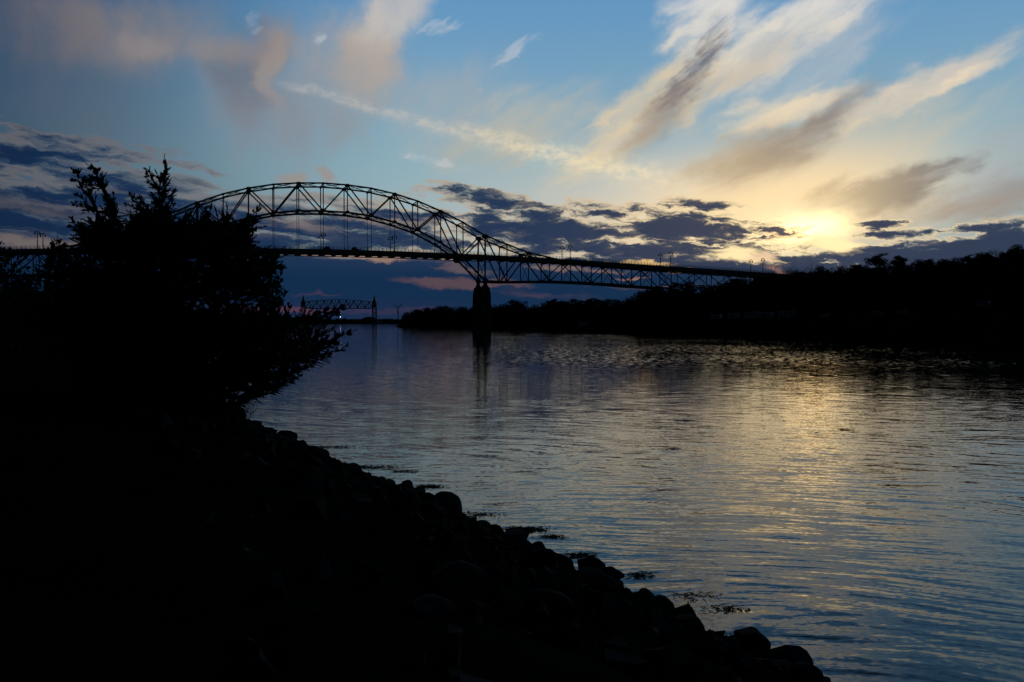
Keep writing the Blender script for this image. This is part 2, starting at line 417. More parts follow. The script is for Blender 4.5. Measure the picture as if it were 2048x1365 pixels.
M = dict(
    steel=pbr('bridge_paint', (0.10, 0.13, 0.13), 0.6, 0.25, 0.2),
    oldsteel=pbr('weathered_steel', (0.12, 0.15, 0.18), 0.7, 0.2, 0.1),
    asphalt=pbr('asphalt', (0.03, 0.03, 0.032), 0.95, 0.2, 2.0, spec=0.0),
    concrete=pbr('pier_stone', (0.09, 0.087, 0.08), 0.95, 0.4, 0.35, spec=0.0, bump=0.3),
    lamp=pbr('lamp_metal', (0.05, 0.06, 0.06), 0.5, 0.2, 2.0),
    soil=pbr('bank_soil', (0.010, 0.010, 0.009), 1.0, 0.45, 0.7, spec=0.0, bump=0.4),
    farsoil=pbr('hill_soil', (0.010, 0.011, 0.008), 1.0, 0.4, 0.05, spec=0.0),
    rock=pbr('riprap_stone', (0.030, 0.030, 0.034), 0.9, 0.6, 2.2, spec=0.02, bump=0.5),
    weed=pbr('rockweed', (0.015, 0.017, 0.009), 0.7, 0.4, 4.0, spec=0.3),
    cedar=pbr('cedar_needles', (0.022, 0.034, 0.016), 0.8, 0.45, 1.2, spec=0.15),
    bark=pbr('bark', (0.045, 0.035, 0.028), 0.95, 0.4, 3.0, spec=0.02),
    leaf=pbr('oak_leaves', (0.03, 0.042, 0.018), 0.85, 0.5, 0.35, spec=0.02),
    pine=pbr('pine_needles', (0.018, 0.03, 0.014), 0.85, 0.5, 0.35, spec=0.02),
    twig=pbr('grey_twigs', (0.06, 0.05, 0.042), 0.9, 0.3, 0.5, spec=0.02),
    wood=pbr('distant_wood', (0.03, 0.04, 0.025), 0.95, 0.5, 0.02, spec=0.05),
    carpaint=pbr('car_paint', (0.05, 0.055, 0.06), 0.3, 0.1, 1.0, spec=0.5),
    glass=pbr('dark_glass', (0.01, 0.012, 0.014), 0.1, 0.1, 1.0, spec=0.5),
    rubber=pbr('rubber', (0.02, 0.02, 0.02), 0.8, 0.2, 5.0),
    camper=pbr('camper_shell', (0.62, 0.63, 0.64), 0.5, 0.08, 0.8),
    white=pbr('turbine_white', (0.45, 0.46, 0.48), 0.5, 0.05, 0.2),
    grass=pbr('bank_grass', (0.04, 0.045, 0.02), 0.9, 0.4, 3.0, spec=0.02),
)
lm = bpy.data.materials.new('lit_lamp'); lm.use_nodes = True
_b = lm.node_tree.nodes['Principled BSDF']; _b.inputs['Base Color'].default_value = (0.8, 0.8, 0.75, 1)
_b.inputs['Emission Color'].default_value = (0.75, 0.85, 1.0, 1); _b.inputs['Emission Strength'].default_value = 6.0
M['lit'] = lm

# ------------------------------------------------------------------ shorelines (plan survey, metres)
LS = [(16, -40), (12, 0), (8.6, 9), (5.3, 16.5), (2.1, 22.8), (-3.2, 33.1), (-8.5, 42.6), (-18.8, 62.7), (-27, 84), (-60, 165), (-105, 280), (-150, 390), (-200, 500), (-232, 700), (-268, 900), (-325, 1200), (-405, 1600), (-490, 2190), (-560, 2700)]
RS = [(170, -300), (150, -50), (128, 90), (112, 165), (106, 200), (100, 241), (92, 302), (78, 391), (64, 486), (26, 628), (-22, 740), (-90, 880), (-120, 965), (-138, 1150), (-186, 1590), (-300, 2190), (-380, 2700)]
def resample(P, step):
    """points along polyline P, Catmull-Rom smoothed, with spacing step(y)"""
    out = []
    for i in range(len(P) - 1):
        p0 = Vector(P[max(i - 1, 0)]); p1 = Vector(P[i]); p2 = Vector(P[i + 1]); p3 = Vector(P[min(i + 2, len(P) - 1)])
        L = (p2 - p1).length; n = max(1, int(L / step((p1.y + p2.y) / 2)))
        for k in range(n):
            t = k / n
            if i in (0, len(P) - 2): out.append(p1.lerp(p2, t)); continue
            m1 = (p2 - p0) * (L / max((p2 - p0).length, 1e-6)); m2 = (p3 - p1) * (L / max((p3 - p1).length, 1e-6))
            t2, t3 = t * t, t * t * t
            out.append(p1 * (2 * t3 - 3 * t2 + 1) + m1 * (t3 - 2 * t2 + t) + p2 * (3 * t2 - 2 * t3) + m2 * (t3 - t2))
    out.append(Vector(P[-1])); return out
def interp(x, xs, ys):
    if x <= xs[0]: return ys[0]
    for i in range(len(xs) - 1):
        if x <= xs[i + 1]: return ys[i] + (ys[i + 1] - ys[i]) * (x - xs[i]) / (xs[i + 1] - xs[i])
    return ys[-1]
def prof_left(d, y):
    base = interp(d, (-8, 0, 1.2, 5, 9, 11, 17, 40), (-3.0, -0.1, 0.5, 2.4, 4.25, 4.62, 4.72, 5.0))
    return base + interp(d, (40, 110, 500), (0, 1, 1)) * interp(y, (0, 60, 300, 900, 1400, 2200), (3, 3, 4, 8, 9, 6))
def prof_right(d, y):
    base = interp(d, (-8, 0, 3, 14, 42), (-3.0, -0.1, 1.6, 6.3, 7.4))
    return base + interp(d, (42, 105, 600), (0, 1, 1)) * interp(y, (0, 350, 480, 540, 640, 900, 1600, 2200), (18, 18, 14, 9, 6, 6, 5, 3))
LP = resample(LS, lambda y: 0.8 if y < 90 else (6 if y < 500 else 30))
RP = resample(RS, lambda y: 8 if y < 700 else 40)
def dist_to(P, x, y, side):
    best = 1e9; sg = 1; q = Vector((x, y))
    for i in range(len(P) - 1):
        a, b = P[i], P[i + 1]; ab = b - a
        t = max(0, min(1, (q - a).dot(ab) / ab.length_squared)); c = a + ab * t
        d = (q - c).length
        if d < best:
            best = d; cr = ab.x * (q.y - a.y) - ab.y * (q.x - a.x); sg = 1 if cr * side > 0 else -1
    return best * sg
LPC = resample(LS, lambda y: 6 if y < 90 else 20); RPC = resample(RS, lambda y: 20)
def ground_left(x, y): return prof_left(dist_to(LPC, x, y, 1), y)
def ground_right(x, y): return prof_right(dist_to(RPC, x, y, -1), y)
def loft(name, P, offs, prof, side, mat, rough):
    rows = []
    for i, p in enumerate(P):
        t = (P[min(i + 3, len(P) - 1)] - P[max(i - 3, 0)]).normalized()
        n = Vector((-t.y, t.x)) * side
        row = []
        for d in offs:
            q = p + n * d
            z = prof(d, q.y)
            if d > -1: z += rough(d) * (mnoise.noise((q.x * 0.45, q.y * 0.45, 3.1)) + 0.5 * mnoise.noise((q.x * 1.3, q.y * 1.3, 7.7)))
            row.append((q.x, q.y, z))
        rows.append(row)
    m = len(offs); vs = [v for r in rows for v in r]
    fs = []
    for i in range(len(rows) - 1):
        for k in range(m - 1):
            f = (i * m + k, i * m + k + 1, (i + 1) * m + k + 1, (i + 1) * m + k)
            fs.append(f if side < 0 else f[::-1])
    mb = MB(); mb.add(vs, fs); o = mb.build(name, mat, smooth=True); tag(o, kind='structure'); return o
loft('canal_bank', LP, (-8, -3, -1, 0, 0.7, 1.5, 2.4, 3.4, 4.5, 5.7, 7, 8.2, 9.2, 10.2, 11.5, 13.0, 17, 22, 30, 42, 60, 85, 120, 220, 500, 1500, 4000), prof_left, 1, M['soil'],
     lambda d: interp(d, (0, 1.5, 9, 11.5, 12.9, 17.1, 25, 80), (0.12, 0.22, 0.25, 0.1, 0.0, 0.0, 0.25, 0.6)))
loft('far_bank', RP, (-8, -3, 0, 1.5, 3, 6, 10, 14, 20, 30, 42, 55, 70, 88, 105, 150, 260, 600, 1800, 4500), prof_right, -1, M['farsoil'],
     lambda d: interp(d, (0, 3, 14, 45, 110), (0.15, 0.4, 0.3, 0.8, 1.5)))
# paved path along the top of the near bank
mb = MB(); pv = []
PP = [p for p in LP if -30 < p.y < 420]
for i, p in enumerate(PP):
    t = (PP[min(i + 3, len(PP) - 1)] - PP[max(i - 3, 0)]).normalized(); n = Vector((-t.y, t.x))
    for d in (13.2, 16.8):
        q = p + n * d; pv.append((q.x, q.y, prof_left(d, q.y) + 0.035))
mb.add(pv, [(2 * i, 2 * i + 2, 2 * i + 3, 2 * i + 1) for i in range(len(PP) - 1)])
tag(mb.build('path', M['asphalt']), kind='structure')

# ------------------------------------------------------------------ water
wm = bpy.data.materials.new('canal_water'); wm.use_nodes = True
E.tree = wm.node_tree; wb = wm.node_tree.nodes['Principled BSDF']
wb.inputs['Base Color'].default_value = (0.004, 0.008, 0.012, 1)
wb.inputs['Roughness'].default_value = 0.045
wb.inputs['IOR'].default_value = 1.27
geo = E.tree.nodes.new('ShaderNodeNewGeometry')
wpx, wpy, _ = sep(E(geo.outputs['Position']))
def slope(ang, lx, ly, seed, detail, rough=0.55):
    """signed slope of a ripple train whose crests run along ang (degrees from +x); returns (sx, sy)"""
    c, s = math.cos(math.radians(ang)), math.sin(math.radians(ang))
    u = (wpx * c + wpy * s) / lx; v = (wpy * c - wpx * s) / ly
    n = noise(combine(u + seed * 3.3, v + seed * 5.7), 1.0, detail, rough) - 0.5
    return n * -s, n * c
warp = noise(combine(wpx / 22.0, wpy / 14.0), 1.0, 2.0, 0.5) - 0.5
wpy0 = wpy; wpy = wpy + warp * 9.0
s1 = slope(-22, 4.6, 0.46, 1, 2.5)
s2 = slope(-12, 1.5, 0.22, 2, 2.5)
s3 = slope(-4, 9.0, 1.7, 3, 2.0)
wpy = wpy0
fine = sep(noise(combine(wpx * 5.0, wpy * 7.0), 1.0, 2.0, 0.5, color=True))
chop = sep(noise(combine(wpx / 1.5, wpy / 1.7), 1.0, 3.0, 0.6, color=True))
chop2 = sep(noise(combine(wpx / 0.7 + 4.0, wpy / 1.1), 1.0, 2.0, 0.6, color=True))
ratio = wpx / emax(wpy, 1.0)
patch = noise(combine(wpx / 30.0 + 2.0, wpy / 48.0), 1.0, 3.0, 0.6)
rough_zone = sstep(wpy, 105.0, 165.0) * sstep(wpy, 620.0, 400.0) * sstep(ratio, -0.055, -0.02)
rough_zone = rough_zone * sstep(patch, 0.36, 0.60, 0.45, 1.1)
patch2 = sstep(noise(combine(wpx / 14.0 + 7.0, wpy / 22.0), 1.0, 2.0, 0.5), 0.35, 0.65, 0.7, 1.0)
near = sstep(wpy, 95.0, 30.0, 0.35, 1.0)
A1 = near * patch2 * 0.19; A2 = near * patch2 * 0.20; A3 = near * 0.045; AF = 0.05 + near * 0.045; AC = 0.03 + rough_zone * 0.21
nx = s1[0] * A1 + s2[0] * A2 + s3[0] * A3 + (fine[0] - 0.5) * AF + (chop[0] - 0.5) * AC * 0.35 + (chop2[0] - 0.5) * AC * 0.35
ny = s1[1] * A1 + s2[1] * A2 + s3[1] * A3 + (fine[1] - 0.5) * AF + (chop[1] - 0.5) * AC * 0.75 + (chop2[1] - 0.5) * AC * 0.7
nn = E.tree.nodes.new('ShaderNodeVectorMath'); nn.operation = 'NORMALIZE'
E.tree.links.new(combine(nx * -1.0, ny * -1.0, 1.0).s, nn.inputs[0])
E.tree.links.new(nn.outputs[0], wb.inputs['Normal'])
mb = MB(); mb.add([(-14000, -400, 0), (14000, -400, 0), (14000, 16000, 0), (-14000, 16000, 0)], [(0, 1, 2, 3)])
tag(mb.build('canal_water', wm), kind='structure')
# ------------------------------------------------------------------ the arch bridge
PN = 188.0 / 14                      # panel length
BW = 16.26                           # distance between the two trusses
BR = empty('arch_bridge', (-105.87, 527.5, 0), 0.2916, 'long dark steel truss bridge with high arched middle span over the canal', 'bridge')
TOP = {0: 83.7, 1: 83.2, 2: 81.9, 3: 79.3, 4: 75.6, 5: 70.4, 6: 64.2, 7: 56.8, 8: 51.9, 9: 47.3, 10: 44.7, 11: 42.2, 12: 41.2, 13: 40.4, 14: 39.6, 15: 38.8, 16: 38.0}
LOW = {0: 68.1, 1: 67.7, 2: 66.2, 3: 63.0, 4: 58.8, 5: 52.0, 6: 43.5, 7: 30.0, 8: 29.7, 9: 30.0, 10: 30.3, 11: 30.1, 12: 29.6, 13: 29.0, 14: 28.1, 15: 27.4, 16: 27.0}
def zroad(n): return interp(abs(n), (0, 3, 7, 11, 16, 24, 30), (46.4, 46.2, 45.2, 43.4, 40.3, 35.6, 32.0))
def tp(n, y=0.0): return Vector((n * PN, y, TOP[abs(n)]))
def lp(n, y=0.0): return Vector((n * PN, y, LOW[abs(n)]))
yn = [0.0, BW]
def plate(mb, c, w, h, y, cut=0.3):
    x, z = c.x, c.z; a, b = w / 2, h / 2; k = min(w, h) * cut
    mb.prism([(x - a + k, z - b), (x + a - k, z - b), (x + a, z - b + k), (x + a, z + b - k), (x + a - k, z + b), (x - a + k, z + b), (x - a, z + b - k), (x - a, z - b + k)], y - 0.46, y + 0.46)
for y in yn:
    up, lo = MB(), MB()
    for n in range(-16, 16):
        thick = 0.85 if abs(n + 0.5) < 10 else 0.6
        up.bar(tp(n, y), tp(n + 1, y), 0.7, thick)
        lo.bar(lp(n, y), lp(n + 1, y), 0.74, 1.05 if abs(n + 0.5) < 7 else 1.1)
    for n in range(-16, 17):
        odd = n % 2
        if abs(n) <= 10:
            big = 3.3 if abs(n) == 7 else (2.7 if odd else 1.5)
            plate(up, tp(n, y) - Vector((0, 0, 0.35 if odd else 0.2)), big, 2.4 if abs(n) == 7 else (2.0 if odd else 1.3), y)
        elif odd: plate(up, tp(n, y), 2.2, 1.4, y)
        lowbig = {6: (4.2, 3.6), 7: (3.0, 3.0)}.get(abs(n), (2.9, 2.0) if not odd else (2.2, 1.7))
        if abs(n) > 7: lowbig = (2.5, 1.7) if not odd else (1.3, 1.2)
        plate(lo, lp(n, y) + Vector((0, 0, 0.3 if abs(n) < 6 else (-0.4 if abs(n) == 6 else 0.4))), *lowbig, y)
    up.build('upper_chord', M['steel'], BR); lo.build('lower_chord', M['steel'], BR)
for n in range(-16, 17):
    for y in yn:
        mb = MB(); w = 0.85 if abs(n) == 7 else 0.55
        mb.bar(lp(n, y), tp(n, y), w * 0.8, w, (1, 0, 0)); mb.build('vertical_post', M['steel'], BR)
        if n < 16:
            a, b = (lp(n, y), tp(n + 1, y)) if n % 2 == 0 else (tp(n, y), lp(n + 1, y))
            mb = MB(); t = 0.72 if abs(n + 0.5) < 10 else 0.6
            mb.bar(a, b, t * 0.8, t); mb.build('diagonal', M['steel'], BR)
        if abs(n) <= 5:
            mb = MB(); mb.bar((n * PN, y, zroad(n) - 0.5), lp(n, y), 0.3, 0.24, (1, 0, 0)); mb.build('hanger', M['steel'], BR)
# bracing between the two trusses
for n in range(-10, 11):
    mb = MB()
    mb.bar(tp(n, 0), tp(n, BW), 0.35, 0.45)
    if abs(n) <= 9:
        mb.bar(tp(n, 0) - Vector((0, 0, 1.3)), tp(n, BW) - Vector((0, 0, 1.3)), 0.25, 0.25)
        for k in range(6):
            ya, yb = BW * k / 6, BW * (k + 1) / 6; s_ = (k % 2)
            mb.bar((n * PN, ya, TOP[abs(n)] - 1.3 * s_), (n * PN, yb, TOP[abs(n)] - 1.3 * (1 - s_)), 0.14, 0.14)
    mb.build('top_strut', M['steel'], BR)
    if n < 10:
        mb = MB(); off = Vector((0, 0, 0.1))
        mb.bar(tp(n, 0.3) - off, tp(n + 1, BW - 0.3) - off, 0.28, 0.32); mb.bar(tp(n + 1, 0.3) + off * 3, tp(n, BW - 0.3) + off * 3, 0.28, 0.32)
        mb.build('top_lateral', M['steel'], BR)
for n in range(-6, 6):
    mb = MB(); off = Vector((0, 0, 0.12))
    mb.bar(lp(n, 0.3) - off, lp(n + 1, BW - 0.3) - off, 0.28, 0.3); mb.bar(lp(n + 1, 0.3) + off * 3, lp(n, BW - 0.3) + off * 3, 0.28, 0.3)
    mb.bar(lp(n, 0.4), lp(n, BW - 0.4), 0.34, 0.5)
    mb.build('arch_lateral', M['steel'], BR)
for n in list(range(-16, -6)) + list(range(7, 17)):
    mb = MB(); z0, z1 = LOW[abs(n)] + 0.5, zroad(n) - 2.4
    w = 0.3 if abs(n) in (7, 16) else 0.2
    mb.bar((n * PN, 0.4, z0), (n * PN, BW - 0.4, z1), w, w); mb.bar((n * PN + 0.35, 0.4, z1), (n * PN + 0.35, BW - 0.4, z0), w, w)
    mb.bar((n * PN, 0.4, z0 - 0.4), (n * PN, BW - 0.4, z0 - 0.4), 0.3, 0.4)
    mb.build('sway_brace', M['steel'], BR)
for s_ in (-1, 1):                                   # inclined bracing of the arch legs
    mb = MB(); A, B, = LOW[6], LOW[7]
    for k in range(2):
        xa, xb = s_ * (6 + k / 2) * PN, s_ * (6.5 + k / 2) * PN; za, zb = A + (B - A) * k / 2, A + (B - A) * (k + 1) / 2
        mb.bar((xa, 0.4, za), (xb, BW - 0.4, zb), 0.26, 0.26); mb.bar((xa, BW - 0.4, za + 0.3), (xb, 0.4, zb + 0.3), 0.26, 0.26)
    mb.build('leg_bracing', M['steel'], BR)
# deck: slab with deep fascia, a thin traveller rail hung below it, floor beams
NS = [k / 2 for k in range(-52, 53)]
mb, fas = MB(), MB()
for a, b in zip(NS[:-1], NS[1:]):
    za, zb = zroad(a), zroad(b)
    inset = 1.0
    mb.bar((a * PN, BW / 2, za - 0.25), (b * PN, BW / 2, zb - 0.25), BW - 2 * inset, 0.5)
    for y in (inset - 0.2, BW - inset + 0.2):
        fas.bar((a * PN, y, za - 0.75), (b * PN, y, zb - 0.75), 0.34, 2.3)
    for y in (3.6, 6.6, 9.6, 12.6): fas.bar((a * PN, y, za - 1.0), (b * PN, y, zb - 1.0), 0.3, 1.0)
    if abs(a + 0.25) < 7.5:
        for y in (inset + 0.3, BW - inset - 0.3): fas.bar((a * PN, y, za - 2.72), (b * PN, y, zb - 2.72), 0.3, 0.42)
    if abs(a) < 16.2:
        fas.bar((a * PN, 0.5, za - 1.75), (a * PN, BW - 0.5, za - 1.75), 0.5, 2.1 if a == int(a) else 1.5)
        if abs(a) < 7.5: fas.box((a * PN, BW / 2, za - 2.4), 3.4 if a == int(a) else 2.2, BW - 3.2, 0.5)
mb.build('roadway', M['asphalt'], BR); fas.build('deck_girder', M['steel'], BR)
for y in (0.95, BW - 0.95):
    mb = MB(); x = -26 * PN
    while x < 26 * PN - 2.2:
        n0, n1 = x / PN, (x + 2.15) / PN; za, zb = zroad(n0) + 0.35, zroad(n1) + 0.35
        mb.bar((x, y, za), (x, y, za + 1.6), 0.2, 0.2, (1, 0, 0))
        for h in (0.45, 0.95, 1.55): mb.bar((x, y, za + h), (x + 2.15, y, zb + h), 0.1, 0.1)
        x += 2.15
    mb.build('railing', M['steel'], BR)
# masonry piers in the water at the arch feet
for s_ in (-1, 1):
    mb = MB(); x = s_ * 7 * PN; cy = BW / 2
    mb.frustum((x, cy), 6.9, 25.2, -3.0, 6.7, 24.8, 2.2)
    mb.frustum((x, cy), 6.0, 23.6, 2.2, 5.2, 22.2, 23.4)
    for y in (0.5, BW - 0.5): mb.frustum((x, y), 4.7, 6.2, 23.4, 4.3, 5.6, 26.3); mb.frustum((x, y), 3.6, 3.8, 26.3, 3.2, 3.4, 27.1)
    mb.frustum((x, cy), 3.7, BW - 5.2, 23.4, 3.4, BW - 5.6, 25.2)
    p = mb.build('pier', M['concrete'], BR)
    bm_ = MB()
    for y in yn: bm_.frustum((x, y), 2.7, 1.7, 27.1, 1.3, 1.3, 29.9)
    bm_.build('bearing', M['steel'], p)
    mb = MB(); x = s_ * 16 * PN
    for y in (0.0, BW): mb.frustum((x, y), 3.6, 4.2, 2.0, 2.4, 2.8, 26.2)
    mb.frustum((x, cy), 1.6, BW - 3.2, 20.0, 1.6, BW - 3.2, 24.6)
    mb.build('pier', M['concrete'], BR)
# approach spans beyond the big trusses
for s_ in (-1, 1):
    for y in yn:
        mb = MB(); k = 16.0; i = 0; pw = 0.92
        while k < 25:
            z0, z1 = zroad(k) - 2.2, zroad(k + pw) - 2.2; d0 = 8.4
            A = Vector((s_ * k * PN, y, z0)); B = Vector((s_ * (k + pw) * PN, y, z1))
            mb.bar(A, B, 0.5, 0.6)
            mb.bar(A - Vector((0, 0, d0)), B - Vector((0, 0, d0)), 0.5, 0.7)
            mb.bar(A, A - Vector((0, 0, d0)), 0.36, 0.4, (1, 0, 0))
            if i % 2 == 0: mb.bar(A, B - Vector((0, 0, d0)), 0.4, 0.45)
            else: mb.bar(A - Vector((0, 0, d0)), B, 0.4, 0.45)
            k += pw; i += 1
        mb.build('approach_truss', M['steel'], BR)
    for k in (19.68, 23.36):
        mb = MB(); x = s_ * k * PN
        for y in yn: mb.frustum((x, y), 2.6, 2.8, 2.0, 1.8, 2.0, zroad(k) - 10.9)
        mb.bar((x, 1.0, zroad(k) - 13), (x, BW - 1.0, zroad(k) - 13), 1.2, 1.8)
        mb.build('pier', M['concrete'], BR)

# ------------------------------------------------------------------ lamps on the deck
def make_lamp():
    r = empty('street_lamp', (0, 0, 0))
    mb = MB(); mb.tube([(0, 0, -0.1), (0, 0, 0.9), (0, 0, 1.0), (0, 0, 8.9)], [0.36, 0.34, 0.25, 0.19], 8); mb.build('pole', M['lamp'], r)
    mb = MB(); mb.tube([(-1.15, 0, 8.2), (-1.12, 0, 8.75), (-0.85, 0, 9.1), (-0.4, 0, 9.2), (0, 0, 9.0), (0.4, 0, 9.2), (0.85, 0, 9.1), (1.12, 0, 8.75), (1.15, 0, 8.2)], 0.15, 6)
    mb.tube([(0, 0, 8.9), (0, 0, 9.6)], [0.12, 0.04], 6); mb.build('arm', M['lamp'], r)
    for s_ in (-1, 1):
        mb = MB(); mb.tube([(s_ * 1.15, 0, 8.3), (s_ * 1.15, 0, 8.15), (s_ * 1.15, 0, 7.9), (s_ * 1.15, 0, 7.35), (s_ * 1.15, 0, 7.2)], [0.1, 0.38, 0.46, 0.3, 0.12], 8); mb.build('lantern', M['lamp'], r)
    return r
Rb = Matrix.Translation(BR.location) @ Matrix.Rotation(0.2916, 4, 'Z')
lamp0 = None
where = {-10.85: 'on the far left deck beside the cedar', 0: 'on the deck under the middle of the arch', 3: 'on the deck between arch crown and right pier',
         11: 'where the arch chord meets the road', 16: 'on the right approach above the last tall truss', 20.9: 'at the wooded right end of the bridge'}
for n, txt in where.items():
    for y, side in ((0.75, 'nearer'), (BW - 0.75, 'farther')):
        o = make_lamp() if lamp0 is None else copy_tree(lamp0)
        lamp0 = lamp0 or o
        o.location = Rb @ Vector((n * PN, y, zroad(n) + 0.35)); o.rotation_euler = (0, 0, 0.2916)
        tag(o, 'two-lantern street lamp %s, %s of the pair' % (txt, side), 'street lamp', 'street lamps on the big bridge')

# ------------------------------------------------------------------ two cars crossing
def make_car(h, lab, x, y):
    r = empty('car', Rb @ Vector((x, y, zroad(x / PN) + 0.01)), 0.2916, lab, 'car', 'cars crossing the bridge')
    mb = MB()
    mb.prism([(-2.2, 0.35), (2.2, 0.35), (2.3, 0.7), (2.15, 0.95), (1.1, 1.08), (0.5, h), (-1.5, h), (-2.15, 1.1), (-2.3, 0.8)], -0.9, 0.9); mb.build('body', M['carpaint'], r)
    mb = MB(); mb.prism([(0.9, 1.1), (0.45, h - 0.1), (-1.4, h - 0.1), (-1.9, 1.12)], -0.91, 0.91); mb.build('window', M['glass'], r)
    for wx_ in (-1.4, 1.4):
        for wy_ in (-0.82, 0.82):
            mb = MB(); mb.tube([(wx_, wy_ - 0.11, 0.34), (wx_, wy_ + 0.11, 0.34)], 0.34, 12); mb.build('wheel', M['rubber'], r)
make_car(2.15, 'dark car on the bridge deck just below the arch crown lamps', 0.2 * PN, 3.2)
make_car(2.15, 'dark car on the bridge deck, right of the arch crown', 1.35 * PN, 3.2)

# ------------------------------------------------------------------ railway lift bridge in the distance
RB = empty('lift_bridge', (-402, 2180, 0), 0.04, 'small far off railway lift bridge with two pointed towers', 'bridge')
def lift_tower(x):
    root = None
    mb = MB()
    for sx in (-1, 1):
        for sy in (-1, 1):
            mb.bar((x + sx * 4.6, sy * 7, 0), (x + sx * 4.0, sy * 6, 52), 1.3, 1.3, (1, 0, 0))
    for z in (8, 19, 30, 41):
        for sy in (-1, 1):
            mb.bar((x - 4.4, sy * 6.6, z), (x + 4.3, sy * 6.5, z + 11), 0.8, 0.8); mb.bar((x + 4.4, sy * 6.6, z), (x - 4.3, sy * 6.5, z + 11), 0.8, 0.8)
            mb.bar((x - 4.4, sy * 6.6, z), (x + 4.4, sy * 6.6, z), 0.8, 1.0)
    mb.box((x, 0, 45.5), 9.2, 13, 13)
    t = mb.build('lift_tower', M['oldsteel'], RB)
    sp = MB(); sp.frustum((x, 0), 6.6, 9, 52, 4.8, 6, 57.5); sp.frustum((x, 0), 4.8, 6, 57.5, 0.5, 0.5, 66); sp.tube([(x, 0, 65), (x, 0, 70)], [0.4, 0.1], 6); sp.build('spire', M['oldsteel'], t)
lift_tower(-82); lift_tower(82)
mb = MB(); npan = 18; L = 154
def zt(k): u = 2 * k / npan - 1; return 50.6 + 5.1 * (1 - u * u)
for y in (-5, 5):
    for k in range(npan):
        xa, xb = -L / 2 + L * k / npan, -L / 2 + L * (k + 1) / npan
        mb.bar((xa, y, 36), (xb, y, 36), 1.3, 1.5); mb.bar((xa, y, zt(k)), (xb, y, zt(k + 1)), 1.2, 1.2)
        if k % 2 == 0: mb.bar((xa, y, 36), (xb, y, zt(k + 1)), 0.95, 0.95)
        else: mb.bar((xa, y, zt(k)), (xb, y, 36), 0.95, 0.95)
        mb.bar((xb, y, 36), (xb, y, zt(k + 1)), 0.6, 0.6, (1, 0, 0))
mb.bar((-L / 2, -5, 36), (-L / 2, -5, zt(0)), 0.9, 0.9, (1, 0, 0))
mb.box((0, 0, 35.2), L, 9, 0.8)
mb.build('lift_span', M['oldsteel'], RB)
for x in (-82, 82):
    mb = MB(); mb.frustum((x, 0), 14, 20, -3, 12, 18, 6.5); mb.build('pier', M['concrete'], RB)

# wind turbine and a lit lamp on the far shore
p = at(796.4, 615.5, 2600)
WT = empty('wind_turbine', (p.x, p.y, 3), 0, 'thin white wind turbine beyond the far trees, left of the pier', 'wind turbine')
hz_ = p.z - 3
mb = MB(); mb.tube([(0, 0, 0), (0, 0, hz_)], [2.0, 1.2], 10); mb.build('tower', M['white'], WT)
mb = MB(); mb.tube([(0, -3, hz_), (0, 3, hz_)], [1.2, 1.7], 8); mb.build('hub', M['white'], WT)
for a_ in (38, 145, 262):
    c_, s_ = math.cos(math.radians(a_)), math.sin(math.radians(a_)); mb = MB()
    mb.tube([(c_ * r_, -3.4, hz_ + s_ * r_) for r_ in (0, 2, 6, 13, 20 if a_ != 262 else 16)], [0.8, 1.1, 1.3, 0.8, 0.25], 6); mb.build('blade', M['white'], WT)
p = at(681, 634.5, 2230)
SL = empty('lit_street_lamp', (p.x, p.y, 4), 0, 'single glowing white street lamp on the far shore under the lift bridge', 'street lamp')
mb = MB(); mb.tube([(0, 0, 0), (0, 0, p.z - 4)], [0.3, 0.2], 6); mb.tube([(0, 0, p.z - 4), (0, -1.5, p.z - 3.6)], 0.15, 6); mb.build('pole', M['lamp'], SL)
mb = MB(); mb.tube([(0, -1.5, p.z - 3.3), (0, -1.5, p.z - 3.7), (0, -1.5, p.z - 4.3)], [0.3, 0.9, 0.5], 8); mb.build('lamp_head', M['lit'], SL)
# ------------------------------------------------------------------ trees on both banks
def rnd_unit(R):
    while True:
        v = Vector((R.uniform(-1, 1), R.uniform(-1, 1), R.uniform(-1, 1)))
        if 0.05 < v.length < 1: return v.normalized()
def leaf(mb, p, d, l, w, R):
    """one pointed leaf / needle tuft"""
    n = d.cross(rnd_unit(R))
    if n.length < 1e-3: return
    n = n.normalized() * w * 0.5
    k = len(mb.v)
    q = p + d * (l * 0.4)
    mb.v += [tuple(p), tuple(q + n), tuple(p + d * l), tuple(q - n)]
    mb.f.append((k, k + 1, k + 2, k + 3))
def limb(mb, a, b, ra, rb, R, n=6, seg=5, wob=0.06):
    a, b = Vector(a), Vector(b); L = (b - a).length; pts = []
    for i in range(seg + 1):
        t = i / seg; q = a.lerp(b, t)
        if 0 < i < seg: q += Vector((R.uniform(-1, 1), R.uniform(-1, 1), R.uniform(-1, 1))) * L * wob
        pts.append(q)
    mb.tube(pts, [ra + (rb - ra) * i / seg for i in range(seg + 1)], n); return pts
